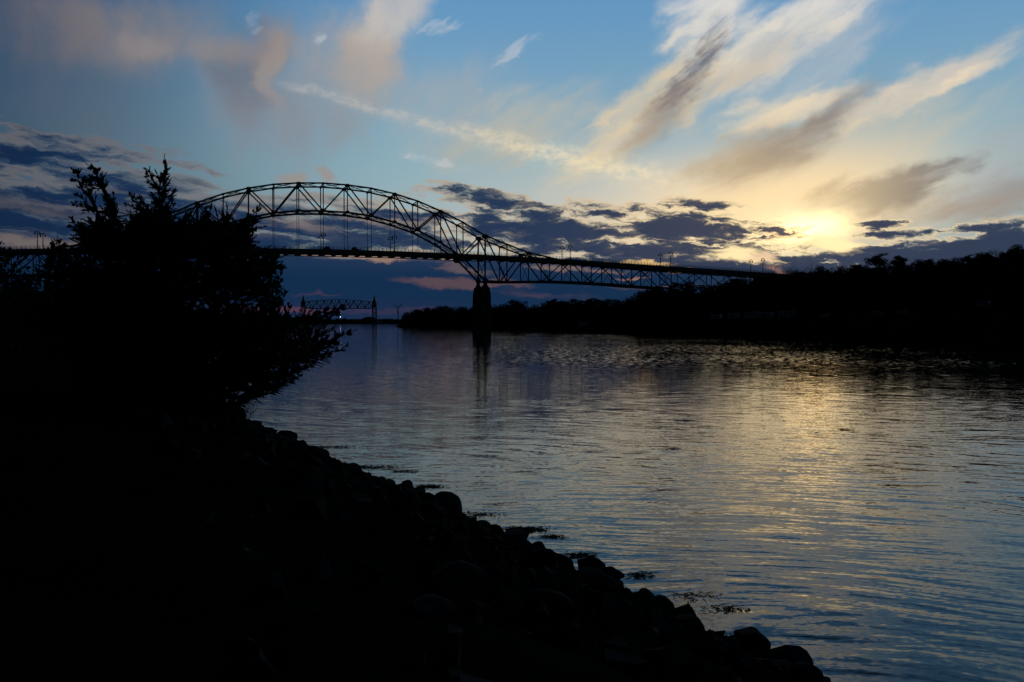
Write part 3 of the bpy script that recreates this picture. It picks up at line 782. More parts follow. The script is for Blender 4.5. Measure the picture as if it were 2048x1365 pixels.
def tree_meshes(kind, seed):
    """unit-ish tree, 10 m tall, base at the origin: returns (trunk mesh, crown mesh)"""
    R = random.Random(seed); tr, cr = MB(), MB()
    H = 10.0
    if kind == 'oak':
        limb(tr, (0, 0, -0.6), (R.uniform(-.3, .3), R.uniform(-.3, .3), 6.5), 0.3, 0.12, R, seg=6, wob=0.03)
        n = 32
        for i in range(n):
            a = R.uniform(0, 6.283); h = R.uniform(0.9, 8.9); rr = 3.0 * math.sqrt(max(0.05, 1 - ((h - 4.8) / 5.0) ** 2)) * R.uniform(0.55, 1.0)
            c = Vector((rr * math.cos(a), rr * math.sin(a), h)); s = R.uniform(0.85, 1.25)
            limb(tr, (0, 0, h * 0.55), c, 0.1, 0.03, R, 4, 3)
            for j in range(int(60 * s)):
                d = rnd_unit(R); p = c + Vector((d.x * 1.15, d.y * 1.15, d.z * 0.75)) * s * R.uniform(0.35, 1.05)
                leaf(cr, p, (rnd_unit(R) + d * 0.6).normalized(), R.uniform(0.3, 0.55), R.uniform(0.18, 0.34), R)
    elif kind == 'pine':
        limb(tr, (0, 0, -0.6), (R.uniform(-.4, .4), R.uniform(-.4, .4), 9.2), 0.24, 0.06, R, seg=7, wob=0.02)
        for i in range(44):
            h = R.uniform(1.2, 9.4); a = R.uniform(0, 6.283); ln = min(2.6, 3.1 * (1 - (h - 3) / 7.6) + 0.6) * R.uniform(0.55, 1.15)
            tip = Vector((ln * math.cos(a), ln * math.sin(a), h + ln * R.uniform(0.15, 0.5)))
            limb(tr, (0, 0, h), tip, 0.07, 0.02, R, 4, 3)
            for t in (0.4, 0.65, 0.95):
                c = Vector((0, 0, h)).lerp(tip, t)
                for j in range(32):
                    d = rnd_unit(R); p = c + Vector((d.x * 0.75, d.y * 0.75, d.z * 0.45)) * R.uniform(0.3, 1.0)
                    leaf(cr, p, (Vector((d.x, d.y, abs(d.z) + 0.6))).normalized(), R.uniform(0.3, 0.55), R.uniform(0.12, 0.22), R)
    else:                                            # leafless
        def grow(p, d, L, r, depth):
            q = p + d * L
            limb(tr if depth < 3 else cr, p, q, r, r * 0.62, R, 5 if depth < 2 else 3, 3 if depth < 2 else 2, 0.05)
            if depth == 6: return
            for k in range(R.choice((2, 3, 3)) if depth else 5):
                nd_ = (d + rnd_unit(R) * (0.62 if depth else 0.75) + Vector((0, 0, 0.12))).normalized()
                grow(p + d * L * R.uniform(0.62, 1.0), nd_, L * R.uniform(0.6, 0.84), r * 0.56, depth + 1)
        grow(Vector((0, 0, -0.6)), Vector((0, 0, 1)), 3.4, 0.26, 0)
        zmax = max(v[2] for v in cr.v); k = H / zmax
        for m in (tr, cr): m.v = [(v[0] * k * 0.9, v[1] * k * 0.9, v[2] * k if v[2] > 0 else v[2]) for v in m.v]
    lm_ = {'oak': M['leaf'], 'pine': M['pine'], 'bare': M['twig']}[kind]
    return tr.mesh(kind + '_trunk', M['bark']), cr.mesh(kind + '_crown', lm_)
BANK = {k: [tree_meshes(k, 11 * i + j * 100 + 5) for i in range(n)] for j, (k, n) in enumerate((('oak', 5), ('pine', 4), ('bare', 3)))}
NAMES = {'oak': 'broadleaf_tree', 'pine': 'pine_tree', 'bare': 'bare_tree'}
TR = random.Random(4)
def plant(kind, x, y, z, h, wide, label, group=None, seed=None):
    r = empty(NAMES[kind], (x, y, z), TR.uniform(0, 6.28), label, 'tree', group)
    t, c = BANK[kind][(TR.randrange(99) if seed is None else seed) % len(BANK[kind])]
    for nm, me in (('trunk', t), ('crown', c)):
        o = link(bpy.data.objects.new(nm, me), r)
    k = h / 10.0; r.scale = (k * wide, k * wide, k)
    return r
# trees that stand out on the skyline of the right bank: (px, top row, depth, kind, width, label)
SKY = [
    (806, 631, 1010, 'oak', 1.0, 'small rounded tree at the outermost tip of the far right bank'),
    (838, 616, 955, 'bare', 1.3, 'thin leafless tree left in the low grove left of the stone pier'),
    (860, 611, 930, 'oak', 1.3, 'broad tree topping the low grove left of the stone pier'),
    (893, 609, 890, 'oak', 1.2, 'round tree midway between pier and bank tip'),
    (925, 611, 850, 'oak', 1.2, 'round tree just left of the stone pier'),
    (1006, 600, 690, 'oak', 1.1, 'round-topped tree right behind the stone pier'),
    (1037, 596, 680, 'oak', 1.2, 'dome-shaped tree second behind the stone pier'),
    (1128, 600, 670, 'oak', 1.2, 'round tree under the middle of the right side span'),
    (1212, 598, 640, 'oak', 1.1, 'round tree left of the hazy leafless tree under the bridge'),
    (1251, 588, 620, 'bare', 1.35, 'hazy leafless tree under the right truss, beside the tall dark mass'),
    (1300, 573, 540, 'pine', 1.1, 'dark pine at the left end of the tall mass under the right truss'),
    (1366, 557, 520, 'oak', 0.95, 'dark rounded tree standing up in front of the last tall truss panel'),
    (1345, 572, 520, 'pine', 1.2, 'pine between two masses below the bridge end tower'),
    (1425, 562, 500, 'bare', 1.2, 'leafless tree against the approach truss'),
    (1470, 553, 490, 'oak', 1.1, 'rounded tree hiding the foot of the approach span'),
    (1520, 548, 480, 'oak', 1.1, 'leafy tree below the far lamps at the right bridge end'),
    (1583, 522, 465, 'bare', 1.25, 'leafless tree just right of the last bridge lamp'),
    (1640, 520, 450, 'bare', 1.3, 'larger leafless tree between last lamp and the flat-topped pines'),
    (1690, 522, 440, 'oak', 1.05, 'reddish dark bushy tree beside the leafless trees'),
    (1716, 527, 440, 'oak', 0.85, 'small bushy tree left of the tallest pine'),
    (1753, 508, 430, 'pine', 1.5, 'tallest ragged pine on the right skyline'),
    (1800, 511, 425, 'pine', 1.35, 'spiky pine right of the tallest ragged pine'),
    (1850, 514, 410, 'oak', 1.2, 'rounded tree at the foot of the rising wooded hill'),
    (1890, 513, 400, 'oak', 1.2, 'second rounded tree on the rising wooded hill'),
    (1965, 500, 380, 'oak', 1.2, 'dark tree crest halfway up the right hill'),
    (2008, 492, 370, 'bare', 1.3, 'leafless tree on the crest near the right edge'),
    (2042, 488, 360, 'bare', 1.2, 'leafless tree at the very right edge of the hill crest'),
]
for i, (px, ty, d, kind, wd, lab) in enumerate(SKY):
    p = at(px, ty, d); g = ground_right(p.x, p.y)
    plant(kind, p.x, p.y, g - 0.3, max(6.0, p.z - g), wd, lab, seed=i)
CAMPERS = [(1433, 420), (1467, 415), (1504, 405), (1534, 398), (1574, 385), (1648, 362), (1753, 335), (1803, 322), (1966, 290), (1167, 585)]
def in_front_of_camper(x, y, margin):
    px = 1024 + F * x / y
    return any(abs(px - c) < margin and y < d + 4 for c, d in CAMPERS)
# the wood between them: row on row over the bank and hill
TOPLINE = ([795, 830, 880, 945, 985, 1040, 1100, 1200, 1255, 1285, 1340, 1400, 1460, 1550, 1600, 1680, 1730, 1800, 1850, 1930, 1990, 2048, 2200],
           [640, 620, 614, 616, 606, 600, 604, 602, 598, 578, 578, 574, 562, 551, 545, 536, 534, 524, 520, 514, 502, 494, 486])
DEP = ([795, 880, 985, 1255, 1285, 1460, 1600, 1800, 2048, 2200], [1010, 910, 700, 640, 545, 500, 465, 425, 365, 340])
fills = 0
for row, (dk, drop, step) in enumerate(((1.0, -3, 15), (0.95, 6, 15), (0.88, 24, 24), (0.78, 48, 34))):
    px = 800.0 + row * 7
    while px < 2090:
        d = interp(px, *DEP) * dk * TR.uniform(0.97, 1.03)
        ty = interp(px, *TOPLINE) + drop * (0.35 if px < 1270 else 1.0) + TR.uniform(-9, 8)
        p = at(px, ty, d); off = dist_to(RPC, p.x, p.y, -1); g = prof_right(off, p.y)
        if off > 9 and p.z - g > 3.5 and not in_front_of_camper(p.x, p.y, 40):
            kind = TR.choice(('oak', 'oak', 'oak', 'pine'))
            side_ = 'in the low grove left of the pier' if px < 950 else ('in the wood under the right side span' if px < 1290 else ('in the wood at the right bridge end' if px < 1600 else 'on the wooded hill at the right'))
            plant(kind, p.x, p.y, g - 0.3, min(21, p.z - g), TR.uniform(1.05, 1.5),
                  ('black silhouetted pine %s' if kind == 'pine' else 'black silhouetted leafy tree %s') % side_, ('pines ' if kind == 'pine' else 'leafy trees ') + side_)
            fills += 1
        px += step * TR.uniform(0.8, 1.25)
# undergrowth that nobody could count, over the far bank and its hill
mb = MB(); R = random.Random(77)
def bush(x, y, z, w, h, n, ls):
    for j in range(n):
        d = rnd_unit(R); leaf(mb, Vector((x, y, z + h * 0.35)) + Vector((d.x * w, d.y * w, d.z * h * 0.6)) * R.uniform(0.4, 1), (d + rnd_unit(R)).normalized(), R.uniform(.7, 1.3) * ls, R.uniform(0.45, 0.8) * ls, R)
for i in range(len(RP) - 1):
    p, q = RP[i], RP[i + 1]; L = (q - p).length; t = (q - p).normalized(); n = Vector((t.y, -t.x))
    if p.y < 150 or p.y > 1150: continue
    k = 0.7 + p.y / 500
    for c in range(int(L * (0.9 if p.y < 560 else 1.0)) + 1):
        off = R.choice((R.uniform(11, 60), R.uniform(45, 125)))
        b_ = p.lerp(q, R.random()) + n * off
        if in_front_of_camper(b_.x, b_.y, 24): continue
        g_ = 1.0 if b_.y < 560 else 1.7
        bush(b_.x, b_.y, prof_right(off, b_.y), R.uniform(2.5, 5.0) * g_, R.uniform(3.0, 7.0) * g_, 44, 1.2 * g_)
tag(mb.build('undergrowth', M['leaf']), 'dense black undergrowth covering the far bank below the trees', 'undergrowth', None, 'stuff')
# left bank: trees behind the cedar and down the canal
for i, (px, ty, d, kind, wd, lab) in enumerate([
    (-12, 446, 45, 'oak', 0.85, 'leafy tree cut off by the left picture edge'),
    (30, 530, 95, 'oak', 1.1, 'dark bush-like tree below the bridge deck at the left edge'),
    (62, 551, 120, 'oak', 1.2, 'low dark tree below the far left lamps'),
    (100, 556, 135, 'oak', 1.2, 'low dark tree right of the far left lamps'),
    (150, 552, 130, 'oak', 1.2, 'dark tree hidden behind the cedar, on its left'),
    (205, 556, 150, 'oak', 1.2, 'dark tree behind the left half of the cedar'),
    (262, 562, 165, 'oak', 1.3, 'dark tree behind the middle of the cedar'),
    (318, 575, 200, 'oak', 1.3, 'dark tree behind the right half of the cedar'),
    (-12, 545, 82, 'oak', 1.3, 'dark thicket tree at the very left edge under the deck'),
    (22, 562, 75, 'oak', 1.3, 'low thicket tree near the left edge, below the truss'),
    (72, 574, 78, 'oak', 1.4, 'low thicket tree under the left truss diagonals'),
    (118, 578, 80, 'oak', 1.4, 'low thicket tree at the foot of the smaller cedar'),
    (365, 600, 260, 'oak', 1.3, 'dark low tree seen through the cedar boughs'),
    (470, 615, 560, 'oak', 1.5, 'dark tree on the left bank seen under the right cedar boughs'),
    (512, 618, 700, 'oak', 1.5, 'round dark tree on the left bank under the cedar tips'),
    (540, 625, 900, 'oak', 1.5, 'lower round tree on the left bank, right of the cedar tips'),
]):
    p = at(px, ty, d); g = ground_left(p.x, p.y)
    plant(kind, p.x, p.y, g - 0.2, max(2.5, p.z - g), wd, lab, seed=i)
for i in range(26):
    px = 400 + i * 9.5; d = interp(px, (400, 520, 640), (520, 1150, 2000)) * TR.uniform(0.97, 1.05)
    p = at(px, interp(px, (400, 470, 520, 560, 640), (626, 620, 624, 632, 637)) + TR.uniform(-1, 2), d); g = ground_left(p.x, p.y)
    if p.z - g > 3: plant('oak', p.x, p.y, g - 0.3, p.z - g, 1.5, 'distant dark tree along the left bank beyond the bridge', 'distant trees along the left bank')
# far-off woods that read as one mass, on the opposite shore two kilometres away
mb = MB(); R = random.Random(8)
for i in range(900):
    x = R.uniform(-1250, 700); y = R.uniform(2260, 2420); h = R.uniform(8, 15) * (0.55 if -480 < x < -150 else 1.0); w = R.uniform(9, 18)
    for j in range(26):
        d = rnd_unit(R); p = Vector((x, y, 4 + h * 0.55)) + Vector((d.x * w * 0.6, d.y * w * 0.6, d.z * h * 0.5)) * R.uniform(0.4, 1)
        leaf(mb, p, rnd_unit(R), R.uniform(3, 5), R.uniform(2, 3.5), R)
tag(mb.build('distant_wood', M['wood']), 'low dark wood on the far shore behind the lift bridge', 'wood', None, 'stuff')
mb = MB(); nx_ = 60
vs = []
for i in range(nx_ + 1):
    x = -3500 + 6500 * i / nx_
    for (y, z) in ((2195, -2), (2215, 2.5), (2260, 4 + 2 * mnoise.noise((x * .004, 0, 0))), (2500, 7 + 5 * mnoise.noise((x * .003, 5, 0))), (3500, 9 + 8 * mnoise.noise((x * .002, 9, 0))), (9000, 12)):
        vs.append((x, y, z))
mb.add(vs, [(i * 6 + k, (i + 1) * 6 + k, (i + 1) * 6 + k + 1, i * 6 + k + 1) for i in range(nx_) for k in range(5)])
tag(mb.build('far_shore', M['farsoil'], smooth=True), kind='structure')
mb = MB(); p = at(738, 634, 2240)
vs = []; fs = []
for i in range(25):
    for k in range(9):
        u, v = i / 24 * 2 - 1, k / 8 * 2 - 1
        vs.append((p.x + u * 34, p.y + v * 25, 1 + (p.z - 1) * max(0, (1 - u * u)) ** 1.2 * max(0, 1 - v * v)))
for i in range(24):
    for k in range(8): fs.append((i * 9 + k, (i + 1) * 9 + k, (i + 1) * 9 + k + 1, i * 9 + k + 1))
mb.add(vs, fs); tag(mb.build('grassy_mound', M['wood'], smooth=True), kind='structure')

# ------------------------------------------------------------------ the red cedar on the near bank
def cedar(name, base_px, D, leaders, tips, fill, holes, dens, label, seed, k_len=1.0, R2=2.2):
    R = random.Random(seed); tr, cr = MB(), MB()
    b = at(base_px[0], base_px[1], D); gz = ground_left(b.x, b.y)
    base = Vector((b.x, b.y, gz - 0.2)); pxm = F / D
    root = empty(name, base, 0, label, 'tree')
    V = lambda px, py, dd=0.0: at(px, py, D + dd) - base
    def spray(p, d, L, n, wide=0.55, lw=(0.05, 0.10)):
        """feathery end of a bough: a stem with short leafy twigs that grow smaller to the tip"""
        d = d.normalized()
        for i in range(n):
            t = (i + R.random()) / n
            q = p + d * (L * t)
            dd = (d + rnd_unit(R) * wide * (1.15 - 0.6 * t)).normalized()
            leaf(cr, q, dd, R.uniform(*lw) * (1.15 - 0.55 * t) * k_len, R.uniform(0.014, 0.028) * k_len, R)
    def bough(a, c, z, r0, twig=True, full=1.0, leafy=0.30, sc=1.0):
        """bough from a to tip z through c, carrying side sprays"""
        L = (z - a).length; n = max(6, int(L / 0.13)); prev = a; pts = [a]
        for i in range(1, n + 1):
            t = i / n; q = a * (1 - t) ** 2 + c * (2 * t * (1 - t)) + z * t * t
            q += rnd_unit(R) * 0.03; pts.append(q)
        tr.tube(pts, [max(0.006, r0 * (1 - i / n)) for i in range(n + 1)], 5)
        for i in range(1, n + 1):
            t = i / n
            if t < leafy: continue
            d = (pts[i] - pts[i - 1]).normalized()
            for k in range(int(5.5 * full) + 1):
                u = (d * 1.35 + rnd_unit(R) * 0.8 + Vector((0, 0, 0.2))).normalized()
                ln = (0.10 + 0.62 * (1 - t)) * R.uniform(0.5, 1.2) * min(1.0, 0.45 + L * 0.22) * sc
                spray(pts[i] + rnd_unit(R) * 0.02, u, ln, int(10 + 46 * ln), 0.34)
        spray(pts[-2], (z - pts[-2]).normalized(), 0.17, 12, 0.22, (0.035, 0.07))
    nodes = []
    for (pts_, r0) in leaders:
        P3 = [V(*q) for q in pts_]
        fine_ = []
        for i in range(len(P3) - 1):
            for k in range(4): fine_.append(P3[i].lerp(P3[i + 1], k / 4) + (rnd_unit(R) * 0.05 if i + k else Vector()))
        fine_.append(P3[-1]); n = len(fine_)
        tr.tube(fine_, [r0 * (1 - i / n) ** 1.7 + 0.010 for i in range(n)], 8)
        nodes += fine_[2:]
        for i in range(int(n * (0.5 if r0 > 0.125 else 0.28)), n):
            d = (fine_[i] - fine_[i - 1]).normalized()
            for k in range(5 if r0 > 0.125 else 10):
                u = (d * 1.3 + rnd_unit(R) * 0.8).normalized(); t = i / n
                spray(fine_[i], u, 0.09 + 0.55 * (1 - t) * R.uniform(.5, 1), 26)
        spray(fine_[-1], (fine_[-1] - fine_[-2]), 0.25, 14, 0.4)
    for (px, py, full) in tips:
        dd = R.uniform(-0.55, 0.55) * R2 * (0.4 if px > 560 and py > 590 else 1.0)
        z = V(px, py, dd); z -= Vector((0.1 if px > 330 else -0.05, 0, 0.06))
        best = min(nodes, key=lambda q: (q - z).length + max(0, q.z - z.z + 0.3) * 2.2 + max(0, abs(q.x) - abs(z.x) + 0.25) * 3.0 + R.uniform(0, 0.5))
        mid_ = best.lerp(z, 0.55) + Vector((0, 0, -0.12 * (z - best).length * (1 if z.z - best.z < 0.8 * abs(z.x - best.x) else 0.1)))
        top_ = py < 425 and px < 400
        bough(best, mid_, z, 0.02 if top_ else 0.022 + 0.009 * (z - best).length, True, full * (0.85 if top_ else 1.0), 0.25, 0.78 if top_ else 1.0)
    def inside(px, py, poly):
        c = False; n = len(poly)
        for i in range(n):
            x1, y1 = poly[i]; x2, y2 = poly[(i + 1) % n]
            if (y1 > py) != (y2 > py) and px < (x2 - x1) * (py - y1) / (y2 - y1) + x1: c = not c
        return c
    xs = [q[0] for q in fill]; ys = [q[1] for q in fill]; made = 0
    while made < dens:
        px, py = R.uniform(min(xs), max(xs)), R.uniform(min(ys), max(ys))
        if not inside(px, py, fill): continue
        hole = max([math.exp(-((px - hx) / rx) ** 2 - ((py - hy) / ry) ** 2) for hx, hy, rx, ry in holes] + [0])
        made += 1
        if R.random() < hole * 1.25: continue
        q = V(px, py, R.uniform(-1, 1) * R2)
        near_ = min(nodes, key=lambda u: (u - q).length)
        d = ((q - near_).normalized() + Vector((0, 0, 0.5)) + rnd_unit(R) * 0.7).normalized()
        if R.random() < 0.35: limb(tr, near_, q, 0.022, 0.006, R, 4, 3, 0.05)
        spray(q, d, R.uniform(0.25, 0.55), 44, 0.55, (0.08, 0.15))
    tr.build('trunk', M['bark'], root); cr.build('crown', M['cedar'], root)
    return root
LEAD = [
    ([(330, 905), (318, 760, 0.2), (270, 600, 0.3), (215, 470, 0.2), (165, 375, 0.1), (152, 345, 0.1)], 0.17),
    ([(335, 905), (322, 740, -0.3), (290, 590, -0.4), (245, 470, -0.6), (205, 380, -0.5), (186, 340, -0.5)], 0.15),
    ([(338, 905), (335, 720, 0.0), (330, 560, 0.2), (322, 440, 0.3), (322, 380, 0.3), (331, 331, 0.3)], 0.19),
    ([(342, 905), (362, 720, 0.8), (385, 590, 1.0), (405, 490, 1.1), (421, 420, 1.2)], 0.13),
    ([(346, 905), (395, 720, -0.8), (440, 600, -1.1), (480, 500, -1.2), (514, 425, -1.2)], 0.14),
    ([(350, 905), (430, 760, 0.4), (520, 680, 0.3), (610, 640, 0.1), (680, 618, 0.0)], 0.12),
    ([(352, 905), (440, 790, -0.5), (530, 735, -0.8), (620, 705, -0.9), (692, 668, -1.0)], 0.11),
]
TIPS = [(149, 343, .7), (187, 339, .8), (179, 350, .6), (152, 386, .8), (146, 401, .8), (138, 434, 1), (142, 450, 1), (157, 466, 1), (168, 481, 1), (184, 493, 1), (200, 500, 1),
        (170, 372, .8), (160, 360, .6), (205, 372, .9), (223, 385, 1), (215, 400, 1), (196, 366, .9), (192, 352, .8),
        (253, 384, .7), (261, 388, .7), (266, 398, .8), (250, 404, .8), (272, 412, .9), (288, 334, .6), (292, 344, .7), (340, 341, .6), (325, 343, .6), (360, 379, .5), (347, 399, .8), (352, 388, .6), (299, 362, .7), (337, 361, .7), (318, 350, .6), (310, 372, .8), (300, 386, .8), (342, 412, .9),
        (366, 440, .8), (359, 446, .8), (388, 425, .7), (380, 432, .8), (374, 452, .9), (421, 417, .6), (414, 432, .7), (430, 440, .8), (448, 438, .7), (466, 430, .7), (516, 424, .6), (506, 431, .8), (511, 447, .8), (498, 436, .8), (505, 480, .9), (488, 448, .9), (500, 462, .9),
        (571, 497, .7), (564, 512, .8), (556, 506, .8), (571, 538, .9), (564, 556, .9), (576, 582, .9), (568, 575, 1), (546, 607, .8), (530, 600, .9), (514, 616, .8), (552, 526, .9), (540, 516, .8), (548, 560, 1), (540, 586, 1),
        (586, 608, .2), (630, 616, .5), (622, 632, .6), (655, 628, .6), (681, 615, .5), (672, 626, .7), (645, 640, .8), (640, 622, .6), (600, 648, .7),
        (692, 664, .5), (697, 690, .6), (684, 684, .7), (670, 706, .8), (662, 676, .8), (655, 690, .9), (643, 668, .8), (634, 721, .9), (620, 700, 1), (608, 747, .9), (622, 732, .8), (596, 756, .9), (560, 776, .8), (572, 765, .9), (585, 742, 1), (548, 770, .8), (513, 792, .8), (528, 776, .9), (495, 790, .9), (470, 800, .9), (448, 806, 1), (425, 812, 1),
        (600, 668, .9), (575, 690, 1), (545, 712, 1), (520, 740, 1), (560, 650, 1), (520, 650, 1)]
FILL = [(196, 446), (222, 452), (252, 462), (285, 432), (300, 424), (332, 430), (342, 455), (372, 466), (405, 455), (440, 452), (492, 452), (496, 490), (540, 528), (548, 560), (548, 582), (515, 608), (470, 630), (500, 650), (560, 640), (600, 650), (640, 675), (640, 696), (600, 722), (540, 762), (470, 786), (400, 806), (300, 815), (200, 790), (150, 720), (150, 640), (160, 560), (176, 500), (172, 470), (180, 455)]
HOLES = [(230, 525, 26, 5), (300, 530, 30, 5), (380, 528, 26, 6), (420, 545, 16, 6), (300, 560, 20, 6), (460, 690, 16, 6), (520, 700, 24, 8), (395, 625, 22, 12), (600, 655, 30, 8), (545, 640, 40, 9), (610, 708, 16, 8), (412, 605, 34, 16), (440, 600, 30, 14), (590, 682, 26, 10), (575, 742, 30, 12), (492, 610, 34, 12), (450, 520, 18, 7), (500, 518, 22, 8), (445, 552, 10, 6), (480, 552, 9, 5), (535, 570, 14, 10), (340, 470, 8, 5), (215, 490, 8, 5), (268, 430, 12, 10)]
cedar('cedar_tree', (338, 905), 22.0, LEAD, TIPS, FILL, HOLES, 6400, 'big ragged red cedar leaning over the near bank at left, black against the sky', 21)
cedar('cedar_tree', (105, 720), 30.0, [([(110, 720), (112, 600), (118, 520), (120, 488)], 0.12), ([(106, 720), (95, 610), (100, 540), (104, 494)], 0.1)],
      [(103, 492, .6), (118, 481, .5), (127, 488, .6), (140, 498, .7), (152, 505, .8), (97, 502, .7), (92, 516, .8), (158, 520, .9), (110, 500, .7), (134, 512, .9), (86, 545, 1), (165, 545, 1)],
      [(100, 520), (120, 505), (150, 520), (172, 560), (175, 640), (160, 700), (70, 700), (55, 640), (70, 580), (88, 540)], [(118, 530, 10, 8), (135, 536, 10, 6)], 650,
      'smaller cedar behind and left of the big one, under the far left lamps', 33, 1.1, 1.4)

# leafless shrub on the bank below the cedar's lowest bough
R = random.Random(5); p = at(468, 815, 60); g = ground_left(p.x, p.y)
p.z = g; mb = MB()
for i in range(46):
    a = R.uniform(0, 6.28); tilt = R.uniform(0.2, 1.0); L = R.uniform(0.5, 1.5)
    d = Vector((math.cos(a) * tilt, math.sin(a) * tilt, 1)).normalized(); s0 = Vector((R.uniform(-.5, .9), R.uniform(-.4, .4), -0.1))
    q = limb(mb, s0, s0 + d * L, 0.014, 0.005, R, 3, 4, 0.05)
    for k in range(4): limb(mb, q[2 + k % 3], q[2 + k % 3] + (d + rnd_unit(R) * 0.7).normalized() * L * 0.4, 0.008, 0.004, R, 3, 2, 0.05)
r = empty('twiggy_shrub', p, 0, 'leafless twiggy shrub on the rocks below the cedar, against the water', 'shrub'); mb.build('stems', M['twig'], r)
# ------------------------------------------------------------------ riprap boulders
def boulder_mesh(seed):
    R = random.Random(seed); bm = bmesh.new(); bmesh.ops.create_icosphere(bm, subdivisions=3, radius=0.5)
    for k in range(R.randint(9, 13)):                  # broken faces
        n = rnd_unit(R); n.z *= 0.8; n.normalize(); h = R.uniform(0.22, 0.40)
        for v in bm.verts:
            e = v.co.dot(n) - h
            if e > 0: v.co -= n * e * 0.92
    for v in bm.verts:
        q = v.co * 3.2 + Vector((seed, 0, 0))
        v.co += v.normal * (mnoise.noise(q) * 0.03 + mnoise.noise(q * 3) * 0.018)
    m = bpy.data.meshes.new('boulder'); bm.to_mesh(m); bm.free(); m.materials.append(M['rock'])
    m.polygons.foreach_set('use_smooth', [False] * len(m.polygons)); return m
BM_ = [boulder_mesh(s) for s in range(3, 13)]
BR_ = random.Random(17)
def boulder(x, y, sx, sy, sz, label, group=None, z=None, rot=None, mi=None):
    o = bpy.data.objects.new('boulder', BM_[(BR_.randrange(99) if mi is None else mi) % len(BM_)])
    o.location = (x, y, z if z is not None else ground_left(x, y) + sz * 0.12)
    o.scale = (sx, sy, sz); o.rotation_euler = (BR_.uniform(-.3, .3), BR_.uniform(-.3, .3), BR_.uniform(0, 6.28) if rot is None else rot)
    return tag(link(o), label, 'boulder', group)
def wl(px, py):                                       # where a survey row meets the water
    d = ray(px, py); t = CAMH / -d.z; return d.x * t, d.y * t
for px, py, sx, sy, sz, lab in [
    (1600, 1358, 1.35, 1.4, 0.85, 'largest rounded boulder at the lower end of the near shore'),
    (1395, 1262, 1.4, 1.3, 0.85, 'broad dark boulder jutting into the water, second from the lower end'),
    (1520, 1300, 0.8, 0.9, 0.7, 'low boulder wedged between the two biggest shore boulders'),
    (1240, 1160, 1.25, 0.8, 0.55, 'flat-topped boulder overhanging the water with a pointed right end'),
    (1195, 1150, 0.9, 0.8, 0.6, 'rounded boulder just left of the flat overhanging one'),
    (1050, 1092, 1.2, 0.9, 0.75, 'squat boulder beside the floating weed patch'),
    (910, 1035, 1.6, 1.3, 1.15, 'tall peaked boulder on the shore right of the smallest weed patch'),
    (850, 1010, 1.7, 1.3, 1.0, 'rounded boulder left of the tall peaked one'),
    (822, 985, 0.9, 0.8, 0.7, 'square-edged boulder left of the rounded shore boulder'),
    (590, 893, 2.0, 1.6, 1.2, 'hump-backed boulder low on the shore below the cedar'),
    (490, 838, 2.4, 1.8, 1.3, 'dark boulder at the water under the twiggy shrub')]:
    x, y = wl(px, py); boulder(x - 0.25 * sx, y, sx, sy, sz, lab, z=sz * 0.22)
x, y = wl(1180, 1121); boulder(x, y, 0.36, 0.3, 0.26, 'tiny lone rock standing in the water off the shore', z=0.02)
idx = 0; acc = 0.0
for i in range(1, len(LP)):
    p = LP[i]
    if p.y < 2 or p.y > 92: continue
    t = (LP[min(i + 2, len(LP) - 1)] - LP[max(i - 2, 0)]).normalized(); n = Vector((-t.y, t.x))
    for row, (off, prob) in enumerate(((0.1, 0.75), (1.2, 0.75), (2.6, 0.55), (4.2, 0.42), (6.0, 0.34), (7.8, 0.3), (9.4, 0.3))):
        if (p.y > 26 and row > 2) or (p.y > 17 and row > 4) or (p.y < 11 and row < 3): continue
        if BR_.random() > prob: continue
        q = p + n * (off + BR_.uniform(-0.45, 0.45)) + t * BR_.uniform(-0.4, 0.4)
        s = BR_.uniform(0.45, 1.0) * interp(p.y, (8, 14, 40, 60), (0.5, 0.85, 1.0, 1.25))
        txt = ('dark riprap boulder at the waterline of the near shore', 'boulders along the waterline') if row == 0 else ('dark riprap boulder on the black slope of the near bank', 'boulders on the bank slope')
        boulder(q.x, q.y, s, s * BR_.uniform(0.7, 1.0), s * BR_.uniform(0.55, 0.85), *txt); idx += 1
# small broken stone packed between the boulders
mb = MB(); R = random.Random(29)
for i in range(1, len(LP)):
    p = LP[i]
    if p.y < -2 or p.y > 95: continue
    t = (LP[min(i + 2, len(LP) - 1)] - LP[max(i - 2, 0)]).normalized(); n = Vector((-t.y, t.x))
    for k in range(46 if p.y < 45 else 30):
        d = R.uniform(-0.5, 10.8) if R.random() < 0.7 else R.uniform(-0.5, 1.5)
        q = p + n * d + t * R.uniform(-.4, .4); s_ = R.uniform(0.12, 0.46) * interp(p.y, (5, 15, 60), (0.42, 0.8, 1.3))
        z = prof_left(d, q.y) + s_ * 0.1; M3 = Matrix.Rotation(R.uniform(0, 6.28), 3, rnd_unit(R))
        vs = [Vector((q.x, q.y, z)) + M3 @ Vector((a * s_ * R.uniform(.08, .62), b_ * s_ * R.uniform(.08, .55), c * s_ * R.uniform(.08, .4))) for c in (-1, 1) for b_ in (-1, 1) for a in (-1, 1)]
        mb.add(vs, [(0, 2, 3, 1), (4, 5, 7, 6), (0, 1, 5, 4), (2, 6, 7, 3), (0, 4, 6, 2), (1, 3, 7, 5)])
tag(mb.build('broken_stone', M['rock']), 'small dark broken stone packed between the boulders of the near bank', 'stones', None, 'stuff')
